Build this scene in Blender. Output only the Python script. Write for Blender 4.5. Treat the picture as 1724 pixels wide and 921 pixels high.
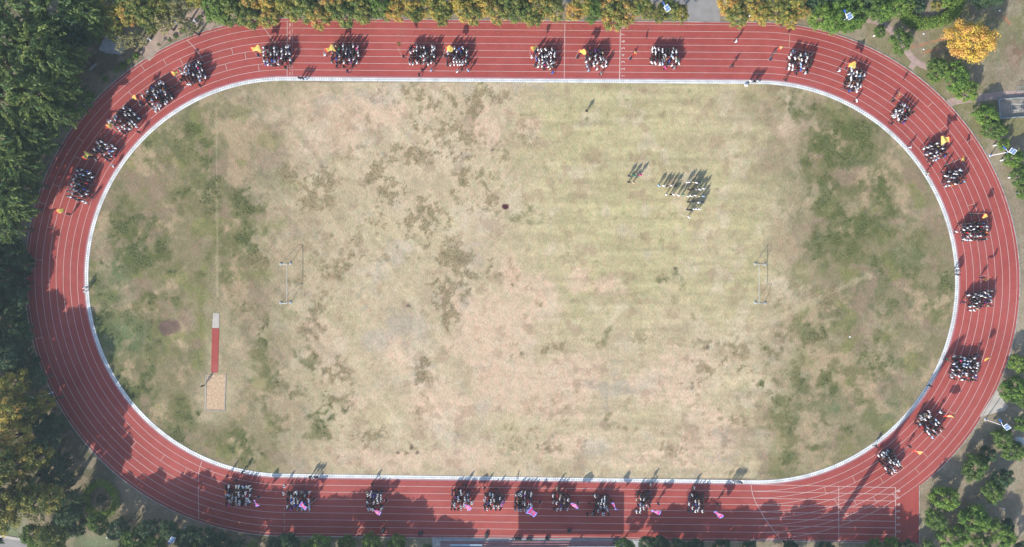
import bpy, bmesh, math, random
import numpy as np
from mathutils import Vector, Matrix

for o in list(bpy.data.objects):
    bpy.data.objects.remove(o)
C = bpy.context.scene.collection
R = math.radians
rnd = random.Random(7)

# ------------------------------------------------------------------ camera
H = 143.8          # flying height
F = 1350.0         # focal length in photo pixels (photo is 1724 wide)
TILT = -1.72
cam_d = bpy.data.cameras.new('camera')
cam = bpy.data.objects.new('camera', cam_d); C.objects.link(cam)
cam_d.sensor_width = 36.0; cam_d.lens = 36.0 * F / 1724.0
cam_d.clip_start = 1.0; cam_d.clip_end = 6000.0
cam.location = (0, 0, H); cam.rotation_euler = (R(TILT), 0, 0)
bpy.context.scene.camera = cam

# ------------------------------------------------------------------ light
HAZE = 0.00028
SUN_EL = 31.0
SX, SY = 0.55, 0.835            # direction in which shadows fall
w = bpy.data.worlds.new('World'); bpy.context.scene.world = w; w.use_nodes = True
nt = w.node_tree
sky = nt.nodes.new('ShaderNodeTexSky'); sky.sky_type = 'NISHITA'; sky.sun_disc = False
sky.sun_elevation = R(SUN_EL); sky.sun_rotation = math.atan2(-SX, -SY)
bg = nt.nodes['Background']; bg.inputs['Strength'].default_value = 0.145
nt.links.new(sky.outputs[0], bg.inputs['Color'])
sd = bpy.data.lights.new('sun', 'SUN'); sd.energy = 4.3; sd.angle = R(0.5); sd.color = (1.0, 0.93, 0.83)
so = bpy.data.objects.new('sun', sd); C.objects.link(so)
ce = math.cos(R(SUN_EL))
so.rotation_euler = Vector((SX * ce, SY * ce, -math.sin(R(SUN_EL)))).to_track_quat('-Z', 'Y').to_euler()
so.location = (-60, -90, 80)
vs = bpy.context.scene.view_settings
vs.view_transform = 'Standard'; vs.look = 'None'; vs.exposure = 0.76; vs.gamma = 1.0; vs.use_curve_mapping = False

# ------------------------------------------------------------------ pixel <-> ground plan
ct, st = math.cos(R(TILT)), math.sin(R(TILT))
def P(u, v, z=0.0):
    x = (u - 862.0) / F; y = -(v - 460.5) / F
    Y = y * ct + st; Z = y * st - ct          # rotate about X
    t = (z - H) / Z
    return Vector((x * t, Y * t, z))
def project(X, Y):                            # ground -> photo pixels (numpy)
    yy = Y * ct + (-H) * st; zz = -Y * st + (-H) * ct
    return 862 + F * X / (-zz), 460.5 - F * yy / (-zz)

# ------------------------------------------------------------------ tags
def tag(o, label=None, cat=None, group=None, kind=None):
    if label: o['label'] = label
    if cat: o['category'] = cat
    if group: o['group'] = group
    if kind: o['kind'] = kind
    return o
def empty(name, loc, rz=0.0):
    o = bpy.data.objects.new(name, None); C.objects.link(o)
    o.location = loc; o.rotation_euler = (0, 0, rz); o.empty_display_size = 0.3
    return o

# ------------------------------------------------------------------ materials
def mat(name, col, rough=0.8, var=0.0, scale=1.0, metallic=0.0, spec=0.3, bump=0.0, col2=None, detail=5):
    m = bpy.data.materials.new(name); m.use_nodes = True
    n = m.node_tree; b = n.nodes['Principled BSDF']
    b.inputs['Roughness'].default_value = rough; b.inputs['Metallic'].default_value = metallic
    b.inputs['Specular IOR Level'].default_value = spec
    if var <= 0 and col2 is None:
        b.inputs['Base Color'].default_value = (*col, 1)
    else:
        tc = n.nodes.new('ShaderNodeTexCoord'); no = n.nodes.new('ShaderNodeTexNoise')
        no.inputs['Scale'].default_value = scale; no.inputs['Detail'].default_value = detail
        n.links.new(tc.outputs['Object'], no.inputs['Vector'])
        rp = n.nodes.new('ShaderNodeValToRGB')
        rp.color_ramp.elements[0].position = 0.3; rp.color_ramp.elements[1].position = 0.7
        c2 = col2 or tuple(min(1, c * (1 + var)) for c in col)
        c1 = col if col2 else tuple(c * (1 - var) for c in col)
        rp.color_ramp.elements[0].color = (*c1, 1); rp.color_ramp.elements[1].color = (*c2, 1)
        n.links.new(no.outputs['Fac'], rp.inputs[0]); n.links.new(rp.outputs[0], b.inputs['Base Color'])
        if bump > 0:
            bp = n.nodes.new('ShaderNodeBump'); bp.inputs['Strength'].default_value = bump
            n.links.new(no.outputs['Fac'], bp.inputs['Height']); n.links.new(bp.outputs[0], b.inputs['Normal'])
    return m

def track_material():
    m = bpy.data.materials.new('red_rubber'); m.use_nodes = True
    n = m.node_tree; L = n.links; b = n.nodes['Principled BSDF']
    b.inputs['Roughness'].default_value = 0.75; b.inputs['Specular IOR Level'].default_value = 0.25
    tc = n.nodes.new('ShaderNodeTexCoord')
    def noise(s, d=4):
        k = n.nodes.new('ShaderNodeTexNoise'); k.inputs['Scale'].default_value = s; k.inputs['Detail'].default_value = d
        L.new(tc.outputs['Object'], k.inputs['Vector']); return k
    a = noise(0.07); c = noise(5.0, 6); e = noise(0.6, 6)
    rp = n.nodes.new('ShaderNodeValToRGB'); L.new(a.outputs['Fac'], rp.inputs[0])
    rp.color_ramp.elements[0].position = 0.35; rp.color_ramp.elements[1].position = 0.65
    rp.color_ramp.elements[0].color = (0.285, 0.054, 0.045, 1); rp.color_ramp.elements[1].color = (0.345, 0.074, 0.063, 1)
    def mix(c1, fac_node, lo, hi):
        mr = n.nodes.new('ShaderNodeMapRange'); L.new(fac_node.outputs['Fac'], mr.inputs[0])
        mr.inputs[1].default_value = 0.3; mr.inputs[2].default_value = 0.7; mr.inputs[3].default_value = lo; mr.inputs[4].default_value = hi
        v = n.nodes.new('ShaderNodeVectorMath'); v.operation = 'SCALE'; L.new(c1, v.inputs[0]); L.new(mr.outputs[0], v.inputs['Scale'])
        return v.outputs[0]
    o1 = mix(rp.outputs[0], c, 0.86, 1.12); o2 = mix(o1, e, 0.91, 1.07)
    g_ = noise(0.22, 8); g_.inputs['Roughness'].default_value = .7
    gr_ = n.nodes.new('ShaderNodeMapRange'); L.new(g_.outputs['Fac'], gr_.inputs[0]); gr_.inputs[1].default_value = .5; gr_.inputs[2].default_value = .75; gr_.inputs[3].default_value = 0; gr_.inputs[4].default_value = .38
    mx_ = n.nodes.new('ShaderNodeMix'); mx_.data_type = 'RGBA'; L.new(gr_.outputs[0], mx_.inputs[0]); L.new(o2, mx_.inputs[6]); mx_.inputs[7].default_value = (.27, .10, .09, 1)
    L.new(mx_.outputs[2], b.inputs['Base Color'])
    bp = n.nodes.new('ShaderNodeBump'); bp.inputs['Strength'].default_value = 0.15; L.new(c.outputs['Fac'], bp.inputs['Height']); L.new(bp.outputs[0], b.inputs['Normal'])
    return m

def ground_material():
    m = bpy.data.materials.new('dry_turf'); m.use_nodes = True
    n = m.node_tree; L = n.links; b = n.nodes['Principled BSDF']
    b.inputs['Roughness'].default_value = 0.95; b.inputs['Specular IOR Level'].default_value = 0.1
    at = n.nodes.new('ShaderNodeAttribute'); at.attribute_name = 'turf'
    tc = n.nodes.new('ShaderNodeTexCoord')
    mp = n.nodes.new('ShaderNodeMapping'); mp.inputs['Rotation'].default_value = (0, 0, R(50)); mp.inputs['Scale'].default_value = (1.0, 0.55, 1)
    L.new(tc.outputs['Object'], mp.inputs['Vector'])
    f = n.nodes.new('ShaderNodeTexNoise'); f.inputs['Scale'].default_value = 4.2; f.inputs['Detail'].default_value = 7; f.inputs['Roughness'].default_value = 0.7
    L.new(mp.outputs[0], f.inputs['Vector'])
    g = n.nodes.new('ShaderNodeTexNoise'); g.inputs['Scale'].default_value = 0.8; g.inputs['Detail'].default_value = 6
    L.new(tc.outputs['Object'], g.inputs['Vector'])
    mr = n.nodes.new('ShaderNodeMapRange'); L.new(f.outputs['Fac'], mr.inputs[0])
    for i, v in enumerate((0.3, 0.7, 0.70, 1.28)): mr.inputs[i + 1].default_value = v
    mr2 = n.nodes.new('ShaderNodeMapRange'); L.new(g.outputs['Fac'], mr2.inputs[0])
    for i, v in enumerate((0.3, 0.7, 0.9, 1.09)): mr2.inputs[i + 1].default_value = v
    mm = n.nodes.new('ShaderNodeMath'); mm.operation = 'MULTIPLY'; L.new(mr.outputs[0], mm.inputs[0]); L.new(mr2.outputs[0], mm.inputs[1])
    v = n.nodes.new('ShaderNodeVectorMath'); v.operation = 'SCALE'; L.new(at.outputs['Color'], v.inputs[0]); L.new(mm.outputs[0], v.inputs['Scale'])
    h = n.nodes.new('ShaderNodeTexNoise'); h.inputs['Scale'].default_value = 1.3; h.inputs['Detail'].default_value = 8; h.inputs['Roughness'].default_value = 0.75
    L.new(mp.outputs[0], h.inputs['Vector'])
    hr = n.nodes.new('ShaderNodeValToRGB'); L.new(h.outputs['Fac'], hr.inputs[0]); e_ = hr.color_ramp.elements
    e_[0].position = .34; e_[0].color = (0.84, 0.93, 0.86, 1); e_[1].position = .66; e_[1].color = (1.10, 1.0, 0.98, 1); k_ = e_.new(.5); k_.color = (1, 1, .96, 1)
    vm = n.nodes.new('ShaderNodeVectorMath'); vm.operation = 'MULTIPLY'; L.new(v.outputs[0], vm.inputs[0]); L.new(hr.outputs[0], vm.inputs[1])
    L.new(vm.outputs[0], b.inputs['Base Color'])
    bp = n.nodes.new('ShaderNodeBump'); bp.inputs['Strength'].default_value = 0.35; bp.inputs['Distance'].default_value = 0.12
    L.new(f.outputs['Fac'], bp.inputs['Height']); L.new(bp.outputs[0], b.inputs['Normal'])
    return m

def foliage(name, stops, trans=0.25, vary=0.25):
    """stops: list of (position, colour) read by the clump value of each leaf"""
    if name.startswith('leaf'): stops = [(p, tuple(1.22 * (x * .94 + .06 * (sum(c) / 3)) for x in c)) for p, c in stops]
    m = bpy.data.materials.new(name); m.use_nodes = True
    n = m.node_tree; L = n.links
    for k in list(n.nodes): n.nodes.remove(k)
    out = n.nodes.new('ShaderNodeOutputMaterial')
    at = n.nodes.new('ShaderNodeAttribute'); at.attribute_name = 'tint'
    sp = n.nodes.new('ShaderNodeSeparateColor'); L.new(at.outputs['Color'], sp.inputs[0])
    oi = n.nodes.new('ShaderNodeObjectInfo')
    tot = n.nodes.new('ShaderNodeMath'); tot.operation = 'MULTIPLY_ADD'; tot.inputs[1].default_value = 0.36
    L.new(oi.outputs['Random'], tot.inputs[0])
    t2 = n.nodes.new('ShaderNodeMath'); t2.operation = 'MULTIPLY_ADD'; t2.inputs[1].default_value = 0.44; t2.inputs[2].default_value = 0.0
    L.new(sp.outputs[0], t2.inputs[0]); L.new(t2.outputs[0], tot.inputs[2])
    t3 = n.nodes.new('ShaderNodeMath'); t3.operation = 'MULTIPLY_ADD'; t3.inputs[1].default_value = 0.24
    L.new(sp.outputs[1], t3.inputs[0]); L.new(tot.outputs[0], t3.inputs[2])
    rp = n.nodes.new('ShaderNodeValToRGB'); L.new(t3.outputs[0], rp.inputs[0])
    el = rp.color_ramp.elements
    el[0].position = stops[0][0]; el[0].color = (*stops[0][1], 1); el[1].position = stops[-1][0]; el[1].color = (*stops[-1][1], 1)
    for p, c in stops[1:-1]:
        e = el.new(p); e.color = (*c, 1)
    mr = n.nodes.new('ShaderNodeMapRange'); L.new(sp.outputs[1], mr.inputs[0]); mr.inputs[3].default_value = 1 - vary; mr.inputs[4].default_value = 1 + vary
    v = n.nodes.new('ShaderNodeVectorMath'); v.operation = 'SCALE'; L.new(rp.outputs[0], v.inputs[0]); L.new(mr.outputs[0], v.inputs['Scale'])
    d = n.nodes.new('ShaderNodeBsdfPrincipled'); d.inputs['Roughness'].default_value = 0.6; d.inputs['Specular IOR Level'].default_value = 0.25
    L.new(v.outputs[0], d.inputs['Base Color'])
    tr = n.nodes.new('ShaderNodeBsdfTranslucent'); L.new(v.outputs[0], tr.inputs['Color'])
    mx = n.nodes.new('ShaderNodeMixShader'); mx.inputs[0].default_value = trans
    L.new(d.outputs[0], mx.inputs[1]); L.new(tr.outputs[0], mx.inputs[2]); L.new(mx.outputs[0], out.inputs[0])
    return m

M = {}
M['track'] = track_material()
M['ground'] = ground_material()
M['paint'] = mat('lane_paint', (0.54, 0.42, 0.39), 0.7, 0.12, 0.8)
M['paint_faint'] = mat('worn_paint', (0.55, 0.36, 0.28), 0.7, 0.15, 0.8)
M['edge'] = mat('plum_edge', (0.30, 0.12, 0.17), 0.7, 0.2, 1.0)
M['kerb'] = mat('kerb_concrete', (0.30, 0.27, 0.25), 0.9, 0.3, 1.2)
M['concrete'] = mat('pale_concrete', (0.40, 0.37, 0.33), 0.9, 0.14, 0.5)
M['paving'] = mat('brick_paving', (0.34, 0.25, 0.22), 0.9, 0.22, 1.4)
M['asphalt'] = mat('asphalt', (0.24, 0.23, 0.22), 0.9, 0.10, 0.7)
M['sand'] = mat('sand', (0.44, 0.315, 0.205), 0.95, 0.24, 2.6, bump=0.6)
M['white'] = mat('white_enamel', (0.78, 0.79, 0.80), 0.4, 0.04, 3)
M['dull_white'] = mat('weathered_white', (0.42, 0.44, 0.43), 0.6, 0.1, 2)
M['blue'] = mat('blue_enamel', (0.05, 0.13, 0.45), 0.4)
M['panel'] = mat('solar_cell', (0.10, 0.17, 0.30), 0.15, 0.2, 3, spec=0.6)
M['dark'] = mat('dark_metal', (0.035, 0.04, 0.045), 0.5, 0.2, 3)
M['greymetal'] = mat('galvanised_steel', (0.33, 0.37, 0.38), 0.4, 0.1, 2, metallic=0.4)
M['black'] = mat('black_plastic', (0.025, 0.035, 0.045), 0.6, 0.3, 4)
M['bark'] = mat('bark', (0.11, 0.085, 0.065), 0.95, 0.3, 4)
M['pink_stone'] = mat('pink_step_stone', (0.36, 0.18, 0.18), 0.85, 0.15, 0.8)
M['grey_stone'] = mat('grey_flagstone', (0.35, 0.36, 0.37), 0.85, 0.2, 1.1)
M['red_cloth'] = mat('red_banner', (0.65, 0.04, 0.03), 0.7, 0.1, 2)
M['seat_blue'] = mat('pale_blue_bench', (0.42, 0.55, 0.66), 0.5, 0.1, 1)
M['roof'] = mat('roof_sheet', (0.45, 0.47, 0.5), 0.5, 0.1, 0.5)
M['twig'] = mat('dry_twigs', (0.10, 0.07, 0.06), 0.9, 0.3, 3)

G = (0.055, 0.095, 0.022); G2 = (0.11, 0.165, 0.03); GY = (0.21, 0.22, 0.035)
M['f_green'] = foliage('leaf_green', [(0.1, G), (0.5, (0.085, 0.15, 0.03)), (0.9, (0.15, 0.22, 0.04))])
M['f_bright'] = foliage('leaf_bright_green', [(0.1, (0.06, 0.12, 0.022)), (0.5, (0.10, 0.19, 0.028)), (0.9, (0.19, 0.27, 0.04))])
M['f_dark'] = foliage('leaf_dark_green', [(0.1, (0.03, 0.065, 0.035)), (0.5, (0.045, 0.09, 0.04)), (0.9, (0.075, 0.12, 0.045))])
M['f_feather'] = foliage('leaf_feathery_green', [(0.1, (0.04, 0.085, 0.032)), (0.4, (0.075, 0.13, 0.040)), (0.75, (0.145, 0.20, 0.048)), (0.95, (0.22, 0.24, 0.06))])
M['f_autumn'] = foliage('leaf_turning', [(0.12, (0.08, 0.12, 0.028)), (0.34, (0.16, 0.19, 0.04)), (0.52, (0.29, 0.26, 0.045)), (0.70, (0.40, 0.29, 0.05)), (0.92, (0.42, 0.20, 0.05))])
M['f_turning'] = foliage('leaf_green_touched_orange', [(0.12, (0.07, 0.11, 0.03)), (0.42, (0.12, 0.165, 0.04)), (0.62, (0.22, 0.225, 0.05)), (0.80, (0.38, 0.26, 0.06)), (0.95, (0.42, 0.19, 0.05))])
M['f_gold'] = foliage('leaf_golden', [(0.05, (0.28, 0.27, 0.03)), (0.35, (0.46, 0.38, 0.035)), (0.6, (0.54, 0.38, 0.045)), (0.85, (0.50, 0.26, 0.06))])
M['f_olive'] = foliage('leaf_olive_yellow', [(0.1, (0.055, 0.09, 0.025)), (0.45, (0.12, 0.14, 0.03)), (0.75, (0.26, 0.23, 0.035)), (0.95, (0.38, 0.25, 0.04))])
M['f_sparse'] = foliage('leaf_sparse', [(0.1, (0.11, 0.12, 0.06)), (0.5, (0.19, 0.19, 0.08)), (0.9, (0.34, 0.27, 0.09))])
M['f_weed'] = foliage('weed', [(0.1, (0.24, 0.20, 0.11)), (0.5, (0.34, 0.28, 0.17)), (0.9, (0.46, 0.38, 0.25))], trans=0.3)
M['f_fallen'] = foliage('fallen_leaf', [(0.1, (0.45, 0.20, 0.05)), (0.5, (0.5, 0.33, 0.07)), (0.9, (0.6, 0.45, 0.12))], trans=0.1)

def gutter_material():
    m = bpy.data.materials.new('gutter_cover'); m.use_nodes = True
    n = m.node_tree; L = n.links; b = n.nodes['Principled BSDF']; b.inputs['Roughness'].default_value = 0.8
    uv = n.nodes.new('ShaderNodeUVMap'); uv.uv_map = 'run'
    sx = n.nodes.new('ShaderNodeSeparateXYZ'); L.new(uv.outputs[0], sx.inputs[0])
    def M1(op, a, bv, bb=None):
        k = n.nodes.new('ShaderNodeMath'); k.operation = op; L.new(a, k.inputs[0])
        if bb is None: k.inputs[1].default_value = bv
        else: L.new(bb, k.inputs[1])
        return k.outputs[0]
    fr = M1('FRACT', M1('MULTIPLY', sx.outputs[0], 2.4), 0)
    s1 = M1('LESS_THAN', fr, 0.42)
    s2 = M1('LESS_THAN', M1('ABSOLUTE', M1('SUBTRACT', sx.outputs[1], 0.45), 0), 0.13)
    slot = M1('MULTIPLY', s1, 0, s2)
    tc = n.nodes.new('ShaderNodeTexCoord'); no = n.nodes.new('ShaderNodeTexNoise'); no.inputs['Scale'].default_value = 0.7; no.inputs['Detail'].default_value = 6
    L.new(tc.outputs['Object'], no.inputs['Vector'])
    rp = n.nodes.new('ShaderNodeValToRGB'); L.new(no.outputs['Fac'], rp.inputs[0])
    rp.color_ramp.elements[0].position = 0.3; rp.color_ramp.elements[0].color = (0.46, 0.47, 0.47, 1)
    rp.color_ramp.elements[1].position = 0.6; rp.color_ramp.elements[1].color = (0.66, 0.67, 0.66, 1)
    mx = n.nodes.new('ShaderNodeMix'); mx.data_type = 'RGBA'; L.new(slot, mx.inputs[0]); L.new(rp.outputs[0], mx.inputs[6]); mx.inputs[7].default_value = (0.16, 0.2, 0.22, 1)
    L.new(mx.outputs[2], b.inputs['Base Color'])
    return m
M['gutter'] = gutter_material()

# ------------------------------------------------------------------ mesh builder
class MB:
    def __init__(s): s.v = []; s.f = []; s.m = []
    def quad(s, a, b, c, d, mi=0):
        i = len(s.v); s.v += [tuple(a), tuple(b), tuple(c), tuple(d)]; s.f.append((i, i + 1, i + 2, i + 3)); s.m.append(mi)
    def box(s, c, d, rz=0.0, mi=0, tilt=None):
        hx, hy, hz = d[0] / 2, d[1] / 2, d[2] / 2
        rot = Matrix.Rotation(rz, 3, 'Z')
        if tilt: rot = rot @ Matrix.Rotation(tilt, 3, 'X')
        i = len(s.v)
        for x, y, z in ((-1, -1, -1), (1, -1, -1), (1, 1, -1), (-1, 1, -1), (-1, -1, 1), (1, -1, 1), (1, 1, 1), (-1, 1, 1)):
            p = rot @ Vector((x * hx, y * hy, z * hz)); s.v.append((c[0] + p.x, c[1] + p.y, c[2] + p.z))
        for q in ((3, 2, 1, 0), (4, 5, 6, 7), (0, 1, 5, 4), (1, 2, 6, 5), (2, 3, 7, 6), (3, 0, 4, 7)):
            s.f.append(tuple(i + k for k in q)); s.m.append(mi)
    def tube(s, a, b, ra, rb=None, n=8, mi=0):
        rb = ra if rb is None else rb
        a, b = Vector(a), Vector(b); d = (b - a).normalized()
        u = d.orthogonal().normalized(); w_ = d.cross(u); i = len(s.v)
        for c, r in ((a, ra), (b, rb)):
            for k in range(n):
                t = 2 * math.pi * k / n; s.v.append(tuple(c + u * (r * math.cos(t)) + w_ * (r * math.sin(t))))
        for k in range(n):
            s.f.append((i + k, i + (k + 1) % n, i + n + (k + 1) % n, i + n + k)); s.m.append(mi)
        s.f.append(tuple(i + k for k in reversed(range(n)))); s.m.append(mi)
        s.f.append(tuple(i + n + k for k in range(n))); s.m.append(mi)
    def build(s, name, mats, parent=None, smooth=False):
        me = bpy.data.meshes.new(name); me.from_pydata(s.v, [], s.f); 
        for m_ in (mats if isinstance(mats, (list, tuple)) else [mats]): me.materials.append(m_)
        me.polygons.foreach_set('material_index', s.m)
        if smooth: me.polygons.foreach_set('use_smooth', [True] * len(s.f))
        me.update()
        o = bpy.data.objects.new(name, me); C.objects.link(o)
        if parent: o.parent = parent
        return o

# ------------------------------------------------------------------ numpy noise
def vnoise(x, y, seed):
    rs = np.random.RandomState(seed); T = rs.rand(256, 256)
    xi = np.floor(x).astype(int); yi = np.floor(y).astype(int); fx = x - xi; fy = y - yi
    fx = fx * fx * (3 - 2 * fx); fy = fy * fy * (3 - 2 * fy)
    a = T[xi & 255, yi & 255]; b = T[(xi + 1) & 255, yi & 255]; c = T[xi & 255, (yi + 1) & 255]; d = T[(xi + 1) & 255, (yi + 1) & 255]
    return (a * (1 - fx) + b * fx) * (1 - fy) + (c * (1 - fx) + d * fx) * fy
def fbm(x, y, seed, sc, oct_=5, rough=0.55):
    r = np.zeros_like(x, dtype=float); amp = 1; tot = 0
    ca, sa = math.cos(0.6), math.sin(0.6)
    X, Y = x / sc, y / sc
    for k in range(oct_):
        r += amp * vnoise(X + 31.7 * k, Y + 17.3 * k, seed + k); tot += amp; amp *= rough
        X, Y = (X * ca - Y * sa) * 2.03, (X * sa + Y * ca) * 2.03
    return r / tot
def sstep(a, b, x):
    t = np.clip((x - a) / (b - a), 0, 1); return t * t * (3 - 2 * t)
def blobs(u, v, lst):
    r = np.zeros_like(u)
    for cx, cy, rx, ry, s in lst:
        r = np.maximum(r, s * np.clip(1.35 - np.sqrt(((u - cx) / rx) ** 2 + ((v - cy) / ry) ** 2) * 0.95, 0, 1))
    return r

# ------------------------------------------------------------------ ground sheet
GREEN_BLOBS = [(345, 330, 60, 45, 1), (400, 340, 40, 30, .9), (330, 270, 35, 30, .8), (225, 400, 60, 70, .8), (260, 430, 60, 60, .8), (200, 560, 70, 90, .85), (250, 520, 60, 50, .8),
    (230, 640, 70, 60, .75), (300, 700, 60, 50, .7), (400, 420, 50, 60, .75), (370, 460, 40, 70, .7), (330, 215, 20, 14, .9), (350, 240, 24, 14, .8), (280, 240, 70, 50, .55),
    (450, 620, 35, 60, .7), (430, 770, 60, 30, .6), (460, 720, 40, 50, .6), (540, 700, 50, 60, .55), (510, 620, 40, 60, .5), (390, 740, 60, 40, .65),
    (1440, 220, 50, 30, 1), (1380, 240, 40, 35, .95), (1370, 290, 30, 45, 1), (1395, 350, 40, 35, .95), (1450, 390, 70, 40, 1), (1490, 330, 25, 50, 1), (1480, 290, 22, 30, .85),
    (1420, 420, 70, 40, .95), (1540, 420, 50, 40, .9), (1500, 440, 90, 40, .8), (1570, 480, 40, 60, .6), (1400, 270, 30, 25, .9), (1340, 180, 30, 30, .8), (1400, 180, 50, 20, .55), (1450, 255, 50, 30, .85), (1430, 320, 40, 25, .75),
    (1340, 620, 60, 70, .62), (1320, 700, 45, 60, .6), (1400, 640, 60, 50, .6), (1370, 560, 60, 40, .6), (1480, 600, 70, 60, .5), (1440, 700, 60, 50, .5), (1350, 760, 60, 40, .6), (1500, 520, 80, 40, .5), (1560, 580, 40, 60, .5), (1290, 640, 16, 90, .5),
    (1130, 460, 50, 22, .35), (870, 360, 40, 20, .35), (1000, 575, 40, 25, .35), (1040, 680, 50, 40, .3)]
WEED_BLOBS = [(740, 220, 40, 25, 1), (775, 240, 40, 30, 1), (700, 260, 50, 20, .8), (640, 300, 30, 25, .9), (660, 330, 50, 30, 1), (690, 370, 60, 30, .9), (790, 305, 40, 25, .9), (780, 330, 60, 25, .8),
    (530, 300, 35, 25, 1), (530, 335, 30, 25, 1), (490, 290, 20, 20, .8), (890, 220, 25, 30, .8), (900, 240, 25, 20, .7), (850, 260, 30, 30, .6), (760, 180, 50, 20, .7), (690, 160, 60, 16, .6), (820, 160, 60, 14, .7), (710, 200, 40, 20, .5),
    (770, 440, 50, 35, 1), (750, 490, 40, 40, .9), (800, 460, 40, 30, .9), (730, 420, 30, 20, .7), (760, 530, 25, 30, .8), (430, 440, 25, 20, .8), (350, 330, 40, 30, .6), (550, 470, 40, 40, .6), (580, 440, 30, 30, .5), (620, 420, 60, 30, .4),
    (930, 585, 30, 14, .9), (880, 600, 30, 12, .6), (710, 620, 20, 40, .5), (560, 640, 40, 50, .55), (610, 740, 50, 30, .5), (1240, 600, 30, 40, .6), (1180, 640, 40, 30, .5), (1230, 700, 40, 40, .5), (1090, 570, 40, 14, .6), (1060, 500, 20, 24, .4), (1390, 580, 50, 30, .6), (1380, 500, 60, 30, .5),
    (1330, 600, 50, 40, .4), (690, 755, 12, 16, .7), (480, 640, 30, 50, .5), (960, 200, 30, 30, .4), (1300, 170, 30, 30, .5), (420, 520, 30, 40, .5), (530, 540, 30, 40, .5), (1180, 575, 50, 16, .6), (900, 740, 60, 30, .35), (1150, 750, 60, 30, .35)]
PINK_BLOBS = [(540, 200, 90, 60, .8), (640, 190, 60, 40, .9), (820, 220, 30, 30, 1), (890, 210, 28, 20, 1), (470, 180, 60, 40, .7), (1030, 485, 45, 35, 1.05), (880, 470, 70, 90, .8), (830, 560, 90, 80, .9), (950, 640, 60, 70, 1), (900, 520, 80, 50, .8),
    (670, 600, 40, 50, .6), (730, 680, 80, 60, .7), (860, 640, 80, 60, .9), (530, 570, 50, 60, .5), (620, 680, 60, 60, .55), (1100, 650, 90, 50, .6), (1150, 600, 60, 40, .5), (1200, 720, 60, 50, .6), (1240, 320, 50, 30, .5), (1330, 215, 40, 30, .9), (1460, 190, 70, 25, .75), (1540, 300, 45, 70, .9), (1450, 310, 25, 25, .9),
    (420, 240, 60, 40, .5), (330, 180, 50, 25, .4), (640, 400, 60, 30, .35), (800, 190, 120, 30, .5), (1370, 500, 60, 30, .5), (1500, 660, 70, 60, .5), (1400, 740, 60, 40, .45), (800, 770, 400, 22, .6), (1000, 750, 90, 30, .5), (430, 590, 40, 70, .5), (330, 560, 30, 90, .6), (980, 470, 40, 40, .7), (1370, 740, 60, 30, .4), (1440, 560, 60, 40, .5)]
GREY_BLOBS = [(1002, 752, 24, 16, 1), (580, 160, 70, 25, .6), (530, 250, 60, 40, .5), (700, 540, 60, 25, .6), (760, 500, 40, 20, .6), (1060, 640, 70, 40, .5), (1130, 620, 60, 30, .5), (560, 200, 50, 30, .5), (680, 250, 40, 20, .4), (620, 560, 50, 30, .5), (800, 150, 300, 12, .35), (460, 300, 50, 40, .35), (1370, 430, 40, 40, .35), (1150, 380, 60, 30, .3), (240, 260, 60, 40, .35), (650, 480, 60, 40, .4)]
def nst(n, g=2.3): return np.clip((n - .5) * g + .5, 0, 1)
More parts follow.
